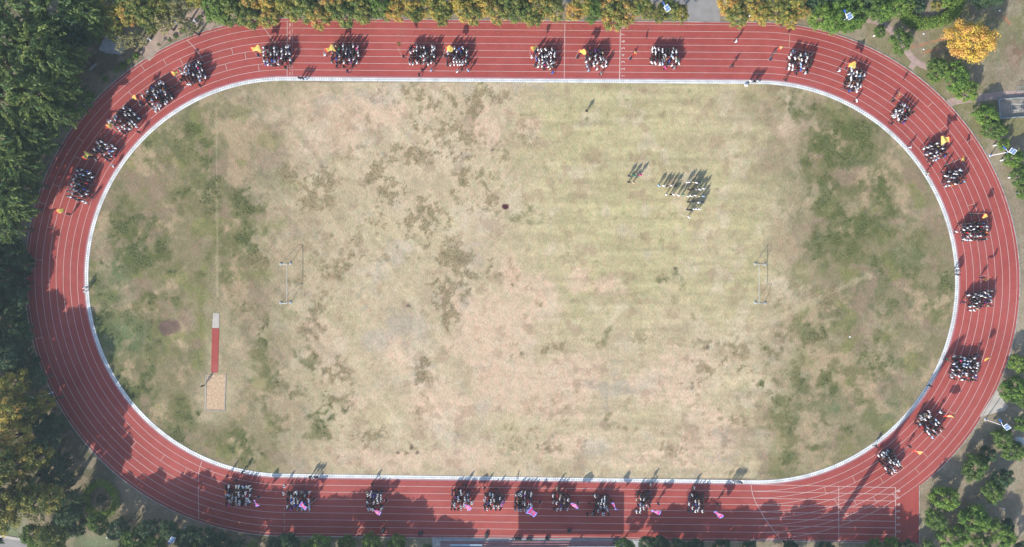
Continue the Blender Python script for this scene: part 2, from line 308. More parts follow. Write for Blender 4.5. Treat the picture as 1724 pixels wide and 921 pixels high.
def ground_colours(X, Y):
    u, v = project(X, Y)
    n1 = nst(fbm(X, Y, 11, 16.0)); n2 = nst(fbm(X, Y, 21, 5.0)); n3 = nst(fbm(X, Y, 31, 1.7, 4, .65)); n4 = nst(fbm(X, Y, 41, 8.0, 6)); n5 = nst(fbm(X, Y, 51, 28.0)); nf = nst(fbm(X, Y, 61, 0.75, 3, .7), 2.0)
    wx = (fbm(X, Y, 301, 2.2, 4, .6) - .5) * 3.4; wy = (fbm(X, Y, 311, 2.2, 4, .6) - .5) * 3.4; Xw, Yw = X + wx, Y + wy; n2 = nst(fbm(Xw, Yw, 21, 5.0, 7, .6)); n4 = nst(fbm(Xw, Yw, 41, 8.0, 7, .6)); ff = nst(fbm(X, Y, 321, .9, 3, .75), 2.2)
    n6 = nst(fbm(Xw, Yw, 171, 6.0, 7, .62)); n7 = nst(fbm(Xw, Yw, 181, 3.0, 7, .68)); n8 = nst(fbm(Xw, Yw, 191, 4.2, 7, .66))
    def mixc(c, k, m): return c * (1 - m[..., None]) + np.array(k) * m[..., None]
    base = np.zeros(u.shape + (3,)) + np.array((0.425, 0.345, 0.235))
    inside = ((np.where(u < 479, np.hypot((u - 479) / 330, (v - 467) / 331), np.where(u > 1275, np.hypot((u - 1275) / 334, (v - 475) / 334), np.abs(v - 471) / 333))) < 1.0)
    side = np.maximum(sstep(620, 330, u + 60 * (n2 - .5)), sstep(1230, 1400, u + 90 * (n4 - .5)))       # left and right thirds are duller
    # yellow-green sward of the right centre and scattered elsewhere
    ygz = sstep(820, 960, u) * sstep(1340, 1260, u) * sstep(620, 470, v); yg = np.clip(0.75 * ygz + 0.55 * (n6 - .35), 0, 1)
    c = mixc(base, (0.390, 0.345, 0.195), yg * .95)
    c = c * (0.84 + 0.20 * n7 + .10 * n2)[..., None]
    # pinkish dead grass
    pb = blobs(u, v, PINK_BLOBS); pk = sstep(0.46, 0.64, 0.58 * pb + 0.38 * n4 + 0.22 * n7 - 0.18 * ygz)
    c = mixc(c, (0.500, 0.375, 0.275), pk * 0.88)
    pk2 = sstep(0.62, 0.9, 0.35 * pb + 0.6 * n7); c = mixc(c, (0.47, 0.31, 0.215), pk2 * 0.45)
    # greyish thatch
    gy = sstep(0.54, 0.72, 0.45 * blobs(u, v, GREY_BLOBS) + 0.62 * n8 + .08 * n3 - 0.12 * ygz); c = mixc(c, (0.345, 0.300, 0.245), gy * 0.62)
    pale = sstep(0.68, 0.95, nst(fbm(X, Y, 81, 3.4, 5))); c = mixc(c, (0.48, 0.40, 0.30), pale * 0.5)
    brown = sstep(0.74, 0.95, nst(fbm(X, Y, 91, 2.4, 5))); c = mixc(c, (0.245, 0.165, 0.115), brown * 0.38)
    # dull tone at the two ends
    c = mixc(c, (0.188, 0.162, 0.092), np.clip(side * (0.86 + 0.35 * (n5 - .4) + .45 * (n6 - .5)), 0, .95))
    c = mixc(c, (0.235, 0.165, 0.120), side * sstep(0.50, 0.75, n8) * .55); c = mixc(c, (0.36, 0.275, 0.175), side * sstep(0.60, 0.85, nst(fbm(X, Y, 201, 5.0, 6, .6))) * .7); c = mixc(c, (0.145, 0.165, 0.045), side * sstep(0.66, 0.88, nst(fbm(X, Y, 211, 4.0, 6, .6))) * .55)
    gb = blobs(u, v, GREEN_BLOBS)
    gr = sstep(0.50, 0.74, 0.46 * gb + 0.34 * n7 + 0.24 * n3 + .12 * ff); c = mixc(c, (0.118, 0.122, 0.050), gr * 0.76)
    gr2 = sstep(0.60, 0.82, 0.40 * gb + 0.36 * n7 + 0.20 * n2 + .14 * ff); c = mixc(c, (0.074, 0.096, 0.030), gr2 * 0.76)
    gr3 = sstep(.36, .75, n2) * side * .62 * sstep(.3, .7, n3); c = mixc(c, (0.115, 0.125, 0.06), gr3)
    teal = blobs(u, v, [(205, 565, 45, 35, 1), (195, 480, 30, 60, .6), (1500, 690, 30, 20, .5), (1530, 430, 30, 20, .5), (1405, 690, 16, 14, .8)]) * (0.4 + .6 * n3)
    c = mixc(c, (0.075, 0.150, 0.070), np.clip(teal, 0, 1) * 0.5)
    wd = blobs(u, v, WEED_BLOBS)
    wm = sstep(0.555, 0.73, 0.22 * wd + 0.34 * n7 + 0.24 * n3 + .34 * ff) * np.clip(wd * 1.6 + .25, 0, 1) * (1 - .8 * ygz)
    c = mixc(c, (0.205, 0.165, 0.092), wm * 0.70); c = mixc(c, (0.42, .33, .22), sstep(.3, .8, wd) * (1 - wm) * .25)
    # dead brush patch, scorch spots, worn lines of old pitch markings and wheel ruts
    brush = sstep(0.45, 0.7, blobs(u, v, [(288, 552, 24, 19, 1)]) * (0.6 + 0.6 * n3)); c = mixc(c, (0.130, 0.085, 0.075), brush * 0.9)
    scorch = sstep(0.5, 0.8, blobs(u, v, [(851, 348, 7, 5.5, 1.2)]) + 0.1 * n3); c = mixc(c, (0.070, 0.022, 0.030), scorch)
    s2 = sstep(0.45, 0.8, blobs(u, v, [(829, 255, 3.5, 7, 1), (693, 752, 4, 8, 1), (702, 762, 5, 4, 1), (688, 515, 5, 4, .8), (670, 762, 4, 3, .9), (1192, 585, 5, 5, .8), (1136, 452, 5, 4, .7), (1086, 445, 6, 4, .6), (1210, 320, 12, 9, .55)]) * (0.5 + n3)); c = mixc(c, (0.10, 0.075, 0.06), s2 * 0.8)
    worn = blobs(u, v, [(375, 545, 12, 60, .8), (350, 700, 25, 12, .8), (395, 600, 20, 60, .6), (361, 662, 34, 44, 1.1), (362, 590, 16, 50, .8), (352, 545, 9, 70, .7), (362, 480, 7, 60, .5)]); c = mixc(c, (0.43, 0.35, 0.24), np.clip(worn * (0.4 + n2), 0, 1) * 0.6)
    for (x0, y0, x1, y1, hw, s) in ((364, 170, 366, 500, 2.2, .32), (1052, 160, 1058, 300, 1.6, .25), (1064, 160, 1069, 300, 1.6, .25), (1268, 140, 1262, 240, 2, .2), (492, 170, 492, 780, 2.0, .25), (1272, 520, 1268, 690, 2.0, .3), (730, 752, 1240, 757, 1.6, .35), (860, 200, 1270, 206, 2.0, .22), (860, 236, 1270, 242, 2.5, .2), (1460, 465, 1300, 540, 8, .4), (575, 150, 480, 600, 3, .12)):
        dx, dy = x1 - x0, y1 - y0; L2 = dx * dx + dy * dy
        t = np.clip(((u - x0) * dx + (v - y0) * dy) / L2, 0, 1); d = np.hypot(u - x0 - t * dx, v - y0 - t * dy)
        c = mixc(c, (0.45, 0.37, 0.25), sstep(hw, hw * 0.3, d + (n3 - .5) * hw) * s)
    # mowing bands in the right centre
    streak = (fbm(X * .12, Y, 331, 0.8, 4, .6) - .5) * 2 * sstep(820, 960, u) * sstep(1340, 1260, u); c = c * (1 + .22 * streak)[..., None]
    streak2 = (fbm(X * .8 + Y * .6, (Y * .8 - X * .6) * .12, 341, 0.9, 4, .6) - .5) * 2 * sstep(900, 700, u); c = c * (1 + .16 * streak2)[..., None]
    band = (0.5 + 0.5 * np.sin(v / 5.2 + 0.6 * np.sin(u / 60))) * sstep(880, 960, u) * sstep(1330, 1250, u) * sstep(560, 480, v)
    c = c * (1 - 0.055 * band[..., None])
    infield = c
    # outside the track --------------------------------------------------
    o = np.zeros(u.shape + (3,)) + np.array((0.225, 0.185, 0.130))                # bare earth
    o = mixc(o, (0.30, 0.255, 0.185), sstep(0.4, 0.8, n2) * 0.6)
    lawn = np.maximum(sstep(0.30, 0.7, n4) * sstep(1380, 1560, u) * sstep(420, 200, v), 0)
    o = mixc(o, (0.160, 0.155, 0.068), lawn * 0.85)
    lawn2 = sstep(0.4, 0.6, fbm(X, Y, 101, 6.0)) * sstep(1540, 1620, u) * sstep(150, 60, v); o = mixc(o, (0.13, 0.135, 0.06), lawn2 * 0.7)
    brownl = blobs(u, v, [(1712, 90, 22, 30, .9), (1680, 30, 20, 10, .4)]) * sstep(.35, .6, n3); o = mixc(o, (0.19, 0.11, 0.075), np.clip(brownl, 0, 1) * .8)
    for (x0, y0, x1, y1) in ((1535, 80, 1600, 62), (1545, 92, 1590, 78), (1690, 28, 1700, 40)):
        dx, dy = x1 - x0, y1 - y0; t = np.clip(((u - x0) * dx + (v - y0) * dy) / (dx * dx + dy * dy), 0, 1); d = np.hypot(u - x0 - t * dx, v - y0 - t * dy)
        o = mixc(o, (0.38, 0.16, 0.09), sstep(3.2, 0.5, d + 3 * (nf - .4)) * .7)
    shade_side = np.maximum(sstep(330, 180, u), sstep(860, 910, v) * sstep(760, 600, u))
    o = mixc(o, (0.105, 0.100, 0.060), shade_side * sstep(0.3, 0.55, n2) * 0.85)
    bl = np.maximum(sstep(60, 20, u) * sstep(840, 870, v), blobs(u, v, [(165, 912, 45, 14, 1)])); o = mixc(o, (0.155, 0.19, 0.105), np.clip(bl, 0, 1) * .9)
    o = mixc(o, (0.36, 0.32, 0.26), sstep(0.6, 0.95, n3) * 0.25)
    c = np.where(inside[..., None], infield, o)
    return c, wm * inside, gr2 * inside * (n3 > .5)
def build_ground():
    fx = np.arange(-108, 108.01, 0.24); fy = np.arange(-64, 62.01, 0.24)
    far = np.array([8, 30, 80, 200, 500, 1200, 2500.0])
    xs = np.concatenate([-108 - far[::-1], fx, 108 + far]); ys = np.concatenate([-64 - far[::-1], fy, 62 + far])
    X, Y = np.meshgrid(xs, ys, indexing='ij')
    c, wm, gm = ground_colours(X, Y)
    nx, ny = len(xs), len(ys)
    co = np.stack([X, Y, np.full_like(X, -0.02)], -1).reshape(-1, 3)
    i = (np.arange(nx - 1)[:, None] * ny + np.arange(ny - 1)[None, :]).ravel()
    fs = np.stack([i, i + ny, i + ny + 1, i + 1], -1)
    me = bpy.data.meshes.new('ground')
    me.vertices.add(len(co)); me.vertices.foreach_set('co', co.astype(np.float32).ravel())
    me.loops.add(fs.size); me.loops.foreach_set('vertex_index', fs.astype(np.int32).ravel())
    me.polygons.add(len(fs)); me.polygons.foreach_set('loop_start', np.arange(0, fs.size, 4, dtype=np.int32))
    me.update(calc_edges=True)
    a = me.color_attributes.new('turf', 'FLOAT_COLOR', 'POINT')
    a.data.foreach_set('color', np.concatenate([c.reshape(-1, 3), np.ones((len(co), 1))], 1).astype(np.float32).ravel())
    me.materials.append(M['ground'])
    o = bpy.data.objects.new('ground', me); C.objects.link(o); tag(o, kind='structure')
    return X, Y, wm, gm
GX, GY_, WM, GM = build_ground()

# thin blue air between the drone and the ground
hm = bpy.data.materials.new('haze'); hm.use_nodes = True; hn = hm.node_tree
for k in list(hn.nodes): hn.nodes.remove(k)
ho = hn.nodes.new('ShaderNodeOutputMaterial'); hv = hn.nodes.new('ShaderNodeVolumePrincipled')
hv.inputs['Color'].default_value = (0.72, 0.86, 1.0, 1); hv.inputs['Density'].default_value = HAZE; hv.inputs['Anisotropy'].default_value = 0.2
hn.links.new(hv.outputs[0], ho.inputs['Volume'])
bmh = bmesh.new(); bmesh.ops.create_cube(bmh, size=1); meh = bpy.data.meshes.new('haze'); bmesh.ops.scale(bmh, vec=(5300, 5300, 152), verts=bmh.verts); bmesh.ops.translate(bmh, vec=(0, 0, 75), verts=bmh.verts)
bmh.to_mesh(meh); bmh.free(); meh.materials.append(hm); oh = bpy.data.objects.new('haze', meh); C.objects.link(oh); tag(oh, 'thin bluish haze in the air over the sports ground', 'haze', kind='stuff')

# ------------------------------------------------------------------ running track
LC, RC = (479.0, 466.6), (1275.0, 475.0)
def oval(k, n=72, ns=24):
    """closed outline, k lanes out from the inner line, in plan; starts at the top right, anticlockwise"""
    ax, ay = 337 + 11.9 * k, 337.5 + 11.7 * k; bx, by = 340 + 12.16 * k, 340.2 + 11.57 * k
    pts = []
    t0, t1 = (RC[0], RC[1] - by), (LC[0], LC[1] - ay)
    for i in range(ns): t = i / ns; pts.append((t0[0] + (t1[0] - t0[0]) * t, t0[1] + (t1[1] - t0[1]) * t))
    for i in range(n): a = math.pi / 2 + math.pi * i / n; pts.append((LC[0] + ax * math.cos(a), LC[1] - ay * math.sin(a)))
    b0, b1 = (LC[0], LC[1] + ay), (RC[0], RC[1] + by)
    for i in range(ns): t = i / ns; pts.append((b0[0] + (b1[0] - b0[0]) * t, b0[1] + (b1[1] - b0[1]) * t))
    for i in range(n): a = -math.pi / 2 + math.pi * i / n; pts.append((RC[0] + bx * math.cos(a), RC[1] - by * math.sin(a)))
    return pts
def ring(mb, k0, k1, z, mi=0, skip=None):
    A, B = oval(k0), oval(k1); n = len(A)
    for i in range(n):
        j = (i + 1) % n
        if skip and skip(A[i]) : continue
        mb.quad(P(*A[i], 0) + Vector((0, 0, z)), P(*A[j], 0) + Vector((0, 0, z)), P(*B[j], 0) + Vector((0, 0, z)), P(*B[i], 0) + Vector((0, 0, z)), mi)
def strip(mb, pts, wd, z, mi=0):
    """flat band of width wd (metres) along plan points"""
    W = [P(*p) for p in pts]; L, Rr = [], []
    for i, p in enumerate(W):
        d = (W[min(i + 1, len(W) - 1)] - W[max(i - 1, 0)]); d.z = 0; d.normalize(); nrm = Vector((-d.y, d.x, 0)) * wd / 2
        L.append(p + nrm + Vector((0, 0, z))); Rr.append(p - nrm + Vector((0, 0, z)))
    for i in range(len(W) - 1): mb.quad(Rr[i], Rr[i + 1], L[i + 1], L[i], mi)

mb = MB(); ring(mb, 8.33, -0.06, 0.0)
tag(mb.build('track', M['track']), kind='structure')
mb = MB(); mb.quad(*(P(*p) + Vector((0, 0, 0.005)) for p in ((1262, 908.6), (1547, 914.5), (1547, 816.6), (1262, 813.5))))
tag(mb.build('sprint_apron', M['track']), kind='structure')
# red rubber extends a touch further: kerb around it
mb = MB()
inzone = lambda p: p[0] > 1268 and p[1] > 816
A, B = oval(8.33), oval(8.47)
for i in range(len(A)):
    j = (i + 1) % len(A)
    if inzone(A[i]) and A[i][0] < 1560: continue
    a0, a1, b0, b1 = P(*A[i]), P(*A[j]), P(*B[i]), P(*B[j]); up = Vector((0, 0, 0.06))
    mb.quad(a0 + up, a1 + up, b1 + up, b0 + up); mb.quad(a0, a1, a1 + up, a0 + up); mb.quad(b0, b0 + up, b1 + up, b1)
for p, q in (((1262, 909.5), (1547, 915.6)), ((1548, 914.6), (1548, 817))):
    a, b = P(*p), P(*q); mid = (a + b) / 2; d = b - a
    mb.box((mid.x, mid.y, 0.03), (d.length, 0.14, 0.06), math.atan2(d.y, d.x))
tag(mb.build('track_kerb', M['kerb']), kind='structure')
# drainage gutter with slotted covers round the infield
def gutter():
    A, B = oval(-0.07, 200, 120), oval(-0.56, 200, 120); n = len(A); V = []; Fc = []; UV = []; s = 0
    for i in range(n):
        j = (i + 1) % n; a0, a1, b0, b1 = P(*A[i]), P(*A[j]), P(*B[i]), P(*B[j]); L = (a1 - a0).length
        k = len(V); up = Vector((0, 0, 0.012)); up2 = Vector((0, 0, 0.03))
        V += [tuple(a0 + up), tuple(a1 + up), tuple(b1 + up2), tuple(b0 + up2)]; Fc.append((k, k + 1, k + 2, k + 3))
        UV += [(s, 0), (s + L, 0), (s + L, 1), (s, 1)]; s += L
        # inner lip
        k = len(V); V += [tuple(b0 + up2), tuple(b1 + up2), tuple(b1 - up), tuple(b0 - up)]; Fc.append((k, k + 1, k + 2, k + 3)); UV += [(0, 2)] * 4
    me = bpy.data.meshes.new('drain_gutter'); me.from_pydata(V, [], Fc); me.materials.append(M['gutter'])
    uv = me.uv_layers.new(name='run'); uv.data.foreach_set('uv', np.array(UV, dtype=np.float32).ravel()); me.update()
    o = bpy.data.objects.new('drain_gutter', me); C.objects.link(o); tag(o, kind='structure')
gutter()

lw = 0.062 / 1.22 / 2
mb = MB()
for k in range(9):
    kk = k if k else 0.02
    ring(mb, kk + lw, kk - lw, 0.012)
# sprint lanes running straight on at the lower right
for i in range(9):
    strip(mb, [(1268, 815.5 + i * 11.53), (1508, 821.0 + i * 11.33)], 0.075, 0.016)
strip(mb, [(1507.7, 820.5), (1507.7, 912)], 0.11, 0.020)
strip(mb, [(1412, 819), (1412, 909.5)], 0.09, 0.020)
strip(mb, [(1264.4, 816.6), (1266.5, 830), (1270.6, 842.4), (1279, 858), (1288, 873.3), (1300, 890), (1312.5, 906)], 0.09, 0.020)
strip(mb, [(1404, 840), (1410, 849), (1417, 858)], 0.07, 0.020); strip(mb, [(1419, 860), (1434, 878)], 0.06, 0.02)
strip(mb, [(1502, 829.5), (1508, 840)], 0.07, 0.020)
strip(mb, [(1437, 840.5), (1442, 850)], 0.07, 0.020); strip(mb, [(1470, 836.5), (1476, 846)], 0.07, 0.020)
# start and finish lines across the straights
strip(mb, [(483.5, 35), (483.5, 129)], 0.09, 0.020)
strip(mb, [(951, 40), (950, 133)], 0.09, 0.020)
strip(mb, [(1044.5, 41), (1043, 134)], 0.13, 0.020)
for i in range(8): strip(mb, [(492.3, 37.3 + i * 11.7), (492.2, 44.5 + i * 11.7)], 0.06, 0.020)
strip(mb, [(340, 776.5), (337, 785), (334.4, 796), (334, 812), (334, 840), (335, 872)], 0.08, 0.020)
for i in range(4): strip(mb, [(478.6, 853 + i * 11.4), (478.6, 859 + i * 11.4)], 0.06, 0.020)
for i in range(3): strip(mb, [(478.6, 862 + i * 11.4), (478.6, 864 + i * 11.4)], 0.06, 0.020)
# long curved break lines and short staggered marks in the left bend
strip(mb, [(314.6, 67.2), (322, 74), (331, 84.5), (338, 95), (342.5, 103.6)], 0.09, 0.020)
strip(mb, [(437, 37.5), (450, 55), (465, 75.5)], 0.08, 0.02)
def tick(deg, k, left=True, w_=0.07):
    a = R(deg)
    if left: f = lambda kk: (LC[0] + (337 + 11.9 * kk) * math.cos(a), LC[1] - (337.5 + 11.7 * kk) * math.sin(a))
    else: f = lambda kk: (RC[0] + (340 + 12.16 * kk) * math.cos(a), RC[1] - (340.2 + 11.57 * kk) * math.sin(a))
    strip(mb, [f(k), f(k + 1)], w_, 0.020)
for deg, k in ((124, 7), (119, 6), (115.5, 5), (133, 4), (130, 5), (150, 5), (158, 6), (163, 7), (146, 6), (176, 6), (194, 7), (139, 3), (103, 4), (100, 3), (97, 1), (95, 2), (94, 3), (105.5, 2), (168, 5), (152, 3)):
    tick(deg, k)
tag(mb.build('lane_lines', M['paint']), kind='structure')
mb = MB()
for deg, k in ((46, 6), (40, 5), (34, 7), (-34, 4), (-40, 5), (-46, 5), (-52, 4), (-58, 4), (-64, 2), (-72, 2), (-57, 7), (20, 3), (-50, 6)): tick(deg, k, False)
strip(mb, [(1329.5, 57), (1328.5, 80)], 0.06, 0.020)
for deg, k in ((250, 1), (243, 2), (236, 2), (228, 3)): tick(deg, k)
tag(mb.build('faint_start_marks', M['paint_faint']), kind='structure')
mb = MB(); ring(mb, 0.16, 0.08, 0.011); tag(mb.build('plum_edge_line', M['edge']), kind='structure')

# painted lane numbers
def lane_numbers():
    V, Fc = [], []
    dg = None
    for (u, v0, dv, seq, rot, sz) in ((488.2, 41.5, 11.7, '87654321', math.pi, 0.85), (1049.2, 46.5, 11.6, '87654321', math.pi / 2, 0.95), (1512.6, 826.6, 11.35, '87654321', math.pi / 2, 1.0)):
        for i, ch in enumerate(seq):
            cu = bpy.data.curves.new('digit', 'FONT'); cu.body = ch; cu.size = sz * .92; cu.align_x = 'CENTER'; cu.align_y = 'CENTER'; cu.offset = 0.012
            ob = bpy.data.objects.new('digit', cu); C.objects.link(ob)
            bpy.context.view_layer.update(); dg = bpy.context.evaluated_depsgraph_get()
            me = ob.evaluated_get(dg).to_mesh()
            p = P(u, v0 + i * dv); base = len(V); mx = Matrix.Rotation(rot, 3, 'Z')
            for q in me.vertices:
                r = mx @ q.co; V.append((p.x + r.x, p.y + r.y, 0.020))
            Fc += [tuple(base + k for k in pl.vertices) for pl in me.polygons]
            ob.evaluated_get(dg).to_mesh_clear(); bpy.data.objects.remove(ob); bpy.data.curves.remove(cu)
    me = bpy.data.meshes.new('lane_numbers'); me.from_pydata(V, [], Fc); me.materials.append(M['paint']); me.update()
    o = bpy.data.objects.new('lane_numbers', me); C.objects.link(o); tag(o, kind='structure')
lane_numbers()

# ------------------------------------------------------------------ paths, roads, slabs outside
def poly_sheet(name, pts, z, m_):
    me = bpy.data.meshes.new(name); V = [P(*p) + Vector((0, 0, z)) for p in pts]
    me.from_pydata([tuple(q) for q in V], [], [tuple(range(len(V)))]); me.materials.append(m_); me.update()
    if me.polygons[0].normal.z < 0: me.flip_normals()
    o = bpy.data.objects.new(name, me); C.objects.link(o); tag(o, kind='structure'); return o
poly_sheet('road', [(300, -60), (1760, -60), (1760, -30), (1300, 2), (1215, 6), (1212, 36.8), (1156, 36.8), (1158, 8), (1080, 2), (860, 6), (690, 0), (300, -6)], 0.012, M['asphalt'])
poly_sheet('lower_road', [(-60, 899), (0, 903), (46, 910), (42, 960), (-60, 960)], 0.012, M['asphalt'])
mb = MB(); strip(mb, [(-60, 896), (0, 902.5), (46, 910)], 0.5, 0.05); strip(mb, [(0, 861), (14, 864), (22, 872)], .4, .02); tag(mb.build('road_kerb', M['concrete']), kind='structure')
mb = MB()
def brick(pts, wd, z=0.012): strip(mb, pts, wd, z)
brick([(1459, 33), (1473, 35), (1488, 41), (1500, 51), (1512, 66), (1524, 82), (1533, 95), (1545, 106), (1562, 113)], 1.15)
brick([(1541, 102), (1533, 116)], 1.0, 0.016)
brick([(1596, 174), (1608, 170), (1640, 165.5), (1690, 160), (1760, 156)], 1.35)
tag(mb.build('garden_path', M['paving']), kind='structure')
poly_sheet('paved_patch', [(166, 84), (178, 55), (196, 58), (214, 72), (205, 92), (182, 90)], 0.014, M['grey_stone'])
mb = MB(); brick([(243, 96), (256, 80), (272, 62), (300, 48), (328, 30), (346, 10), (352, -20)], 2.4, 0.010)
brick([(338, 22), (345, 36), (358, 46)], 1.6, 0.014)
tag(mb.build('bare_path', mat('trodden_path', (0.33, 0.25, 0.20), .95, .2, 1.0)), kind='structure')
poly_sheet('concrete_pad', [(1677.5, 655), (1697, 684), (1692, 691), (1649, 702)], 0.03, M['concrete'])
poly_sheet('stand_terrace', [(728, 903.8), (1079, 907.5), (1079, 980), (728, 980)], 0.02, M['grey_stone'])
# brown verge leaves beside the top trees
# ------------------------------------------------------------------ long jump pit
lj = empty('long_jump_pit', P(361, 610, 0)); base = P(361, 610, 0)
def rel(u, v, z=0.0): return P(u, v, 0) - base + Vector((0, 0, z))
def quad_child(name, pts, z, m_, thick=0.03):
    b_ = MB(); V = [rel(*p, z) for p in pts]; b_.quad(*V)
    D = [q - Vector((0, 0, thick)) for q in V]
    for i in range(4): j = (i + 1) % 4; b_.quad(D[i], D[j], V[j], V[i])
    return b_.build(name, m_, lj)
quad_child('runway', [(355.5, 627.5), (367, 627.5), (369, 552.5), (357, 552.5)], 0.03, M['track'])
quad_child('takeoff_slab', [(357.2, 552.2), (369, 552.2), (369, 527), (359, 527)], 0.028, M['concrete'])
quad_child('sand_bed', [(346.5, 690), (377.5, 690), (379.5, 630.5), (348.5, 630.5)], 0.01, M['sand'])
b_ = MB()
for p, q in (((345.6, 691), (347.4, 630)), ((345.6, 691), (378.5, 691.5)), ((378.5, 691.5), (380.3, 630))):
    a, c_ = rel(*p), rel(*q); d = c_ - a; mid = (a + c_) / 2; b_.box((mid.x, mid.y, 0.02), (d.length, 0.16 if p[0] < 346 and q[0] < 350 else 0.1, 0.12), math.atan2(d.y, d.x))
b_.build('rim', M['concrete'], lj)
tag(lj, 'sand pit with pale rim and short red runway on the left infield', 'jump pit')

# ------------------------------------------------------------------ football goals
def goal(u, v0, v1, ub, lbl):
    c_ = P(u, (v0 + v1) / 2); g = empty('football_goal', c_)
    a = P(u, v0) - c_; b = P(u, v1) - c_; ab = P(ub, v0 + 1) - c_; bb = P(ub, v1 + 1) - c_; h = 2.44
    s = 1 if ub > u else -1
    up = Vector((0, 0, h)); 
    for p in (a, b): m_ = MB(); m_.tube(p, p + up, 0.04); m_.build('post', M['dull_white'], g)
    m_ = MB(); m_.tube(a + up, b + up, 0.045); m_.build('crossbar', M['dull_white'], g)
    for p, q in ((a, ab), (b, bb)):
        m_ = MB(); t = p + up + Vector((0.75 * s, 0, -0.02)); m_.tube(p + up, t, 0.035); m_.tube(t, q + Vector((0, 0, 0.12)), 0.035); m_.tube(p + Vector((0, 0, .1)), q + Vector((0, 0, .1)), 0.03)
        m_.build('side_stay', M['greymetal'], g)
        for r_ in (p, q):
            m_ = MB(); m_.box((r_.x, r_.y, 0.06), (0.42, 0.4, 0.14), rnd.uniform(-.4, .4)); m_.build('foot_block', M['dull_white'], g)
    tag(g, lbl, 'goal')
goal(489, 444, 509.5, 472.5, 'bare white football goal frame without net on the left infield')
goal(1271, 444.5, 510, 1287.5, 'bare white football goal frame without net on the right infield')

# ------------------------------------------------------------------ trees
def make_crown(name, seed, style):
    rs = np.random.RandomState(seed)
    if style == 'round': nc, nl, ls, hz = 90, 80, 0.058, 0.85
    elif style == 'fine': nc, nl, ls, hz = 150, 75, 0.040, 0.85
    elif style == 'loose': nc, nl, ls, hz = 70, 60, 0.062, 0.8
    elif style == 'sparse': nc, nl, ls, hz = 46, 20, 0.08, 0.7
    elif style == 'feather': nc, nl, ls, hz = 130, 46, 0.05, 1.1
    elif style == 'shrub': nc, nl, ls, hz = 34, 46, 0.115, 0.8
    V, T = [], []
    lob = rs.rand(8) * 6.28
    for c in range(nc):
        while True:
            d = rs.normal(size=3); d /= np.linalg.norm(d)
            if d[2] > -0.35: break
        az = math.atan2(d[1], d[0])
        wob = 1 + 0.13 * math.sin(2 * az + lob[0]) + 0.10 * math.sin(3 * az + lob[1]) + 0.06 * math.sin(5 * az + lob[2])
        rad = rs.uniform(0.45, 0.9) ** 0.7 * wob
        cen = d * rad * np.array([1, 1, hz]); cen[2] += 0.0
        cr = rs.uniform(0.15, 0.28) * (1.0 if style != 'feather' else 0.7)
        ct_ = rs.rand()
        if style == 'feather':
            # drooping spray: strands run outwards and down from the branch
            axis = np.array([d[0], d[1], 0.15 - 0.9 * rs.rand()]); axis += rs.normal(size=3) * 0.25; axis /= np.linalg.norm(axis)
            n = nl; t = rs.rand(n) * 0.42
            off = rs.normal(size=(n, 3)) * 0.055
            pts = cen + axis * t[:, None] + off * (1 - t[:, None]) ; pts[:, 2] -= 0.5 * t ** 2
            long_ = axis + rs.normal(size=(n, 3)) * 0.3; long_ /= np.linalg.norm(long_, axis=1)[:, None]
            side = np.cross(long_, rs.normal(size=(n, 3))); side /= np.linalg.norm(side, axis=1)[:, None]
            a = long_ * (ls * rs.uniform(1.2, 2.2, n))[:, None]; b = side * (ls * rs.uniform(0.4, 0.8, n))[:, None]
        else:
            n = nl; q = rs.normal(size=(n, 3)); q /= np.linalg.norm(q, axis=1)[:, None]
            q[:, 2] = np.abs(q[:, 2]) * np.where(rs.rand(n) < .78, 1, -1)
            pts = cen + q * cr * rs.uniform(0.5, 1.05, (n, 1)) * np.array([1, 1, .8])
            nn = q + rs.normal(size=(n, 3)) * 0.45 + np.array([0, 0, .25]); nn /= np.linalg.norm(nn, axis=1)[:, None]
            a = np.cross(nn, rs.normal(size=(n, 3))); a /= np.linalg.norm(a, axis=1)[:, None]; b = np.cross(nn, a)
            s_ = ls * rs.uniform(0.6, 1.15, n); a = a * s_[:, None]; b = b * (s_ * rs.uniform(.5, .8, n))[:, None]
        V.append(np.stack([pts - a, pts - b * .9 + a * .1, pts + a, pts + b], 1))
        T.append(np.stack([np.full(n, ct_), rs.rand(n)], 1))
    V = np.concatenate(V); T = np.concatenate(T); nq = len(V)
    me = bpy.data.meshes.new(name)
    me.vertices.add(nq * 4); me.vertices.foreach_set('co', V.astype(np.float32).ravel())
    me.loops.add(nq * 4); me.loops.foreach_set('vertex_index', np.arange(nq * 4, dtype=np.int32))
    me.polygons.add(nq); me.polygons.foreach_set('loop_start', np.arange(0, nq * 4, 4, dtype=np.int32)); me.update(calc_edges=True)
    at = me.color_attributes.new('tint', 'FLOAT_COLOR', 'CORNER')
    cc = np.ones((nq, 4, 4), np.float32); cc[:, :, 0] = T[:, 0:1]; cc[:, :, 1] = T[:, 1:2]; cc[:, :, 2] = 0
    at.data.foreach_set('color', cc.ravel())
    me.materials.append(M['f_green'])
    return me
CROWN = {s: [make_crown('crown_' + s, 100 * i + 7 * j, s) for j in range(n)] for i, (s, n) in enumerate((('round', 4), ('loose', 4), ('sparse', 3), ('feather', 4), ('shrub', 3), ('fine', 1)))}
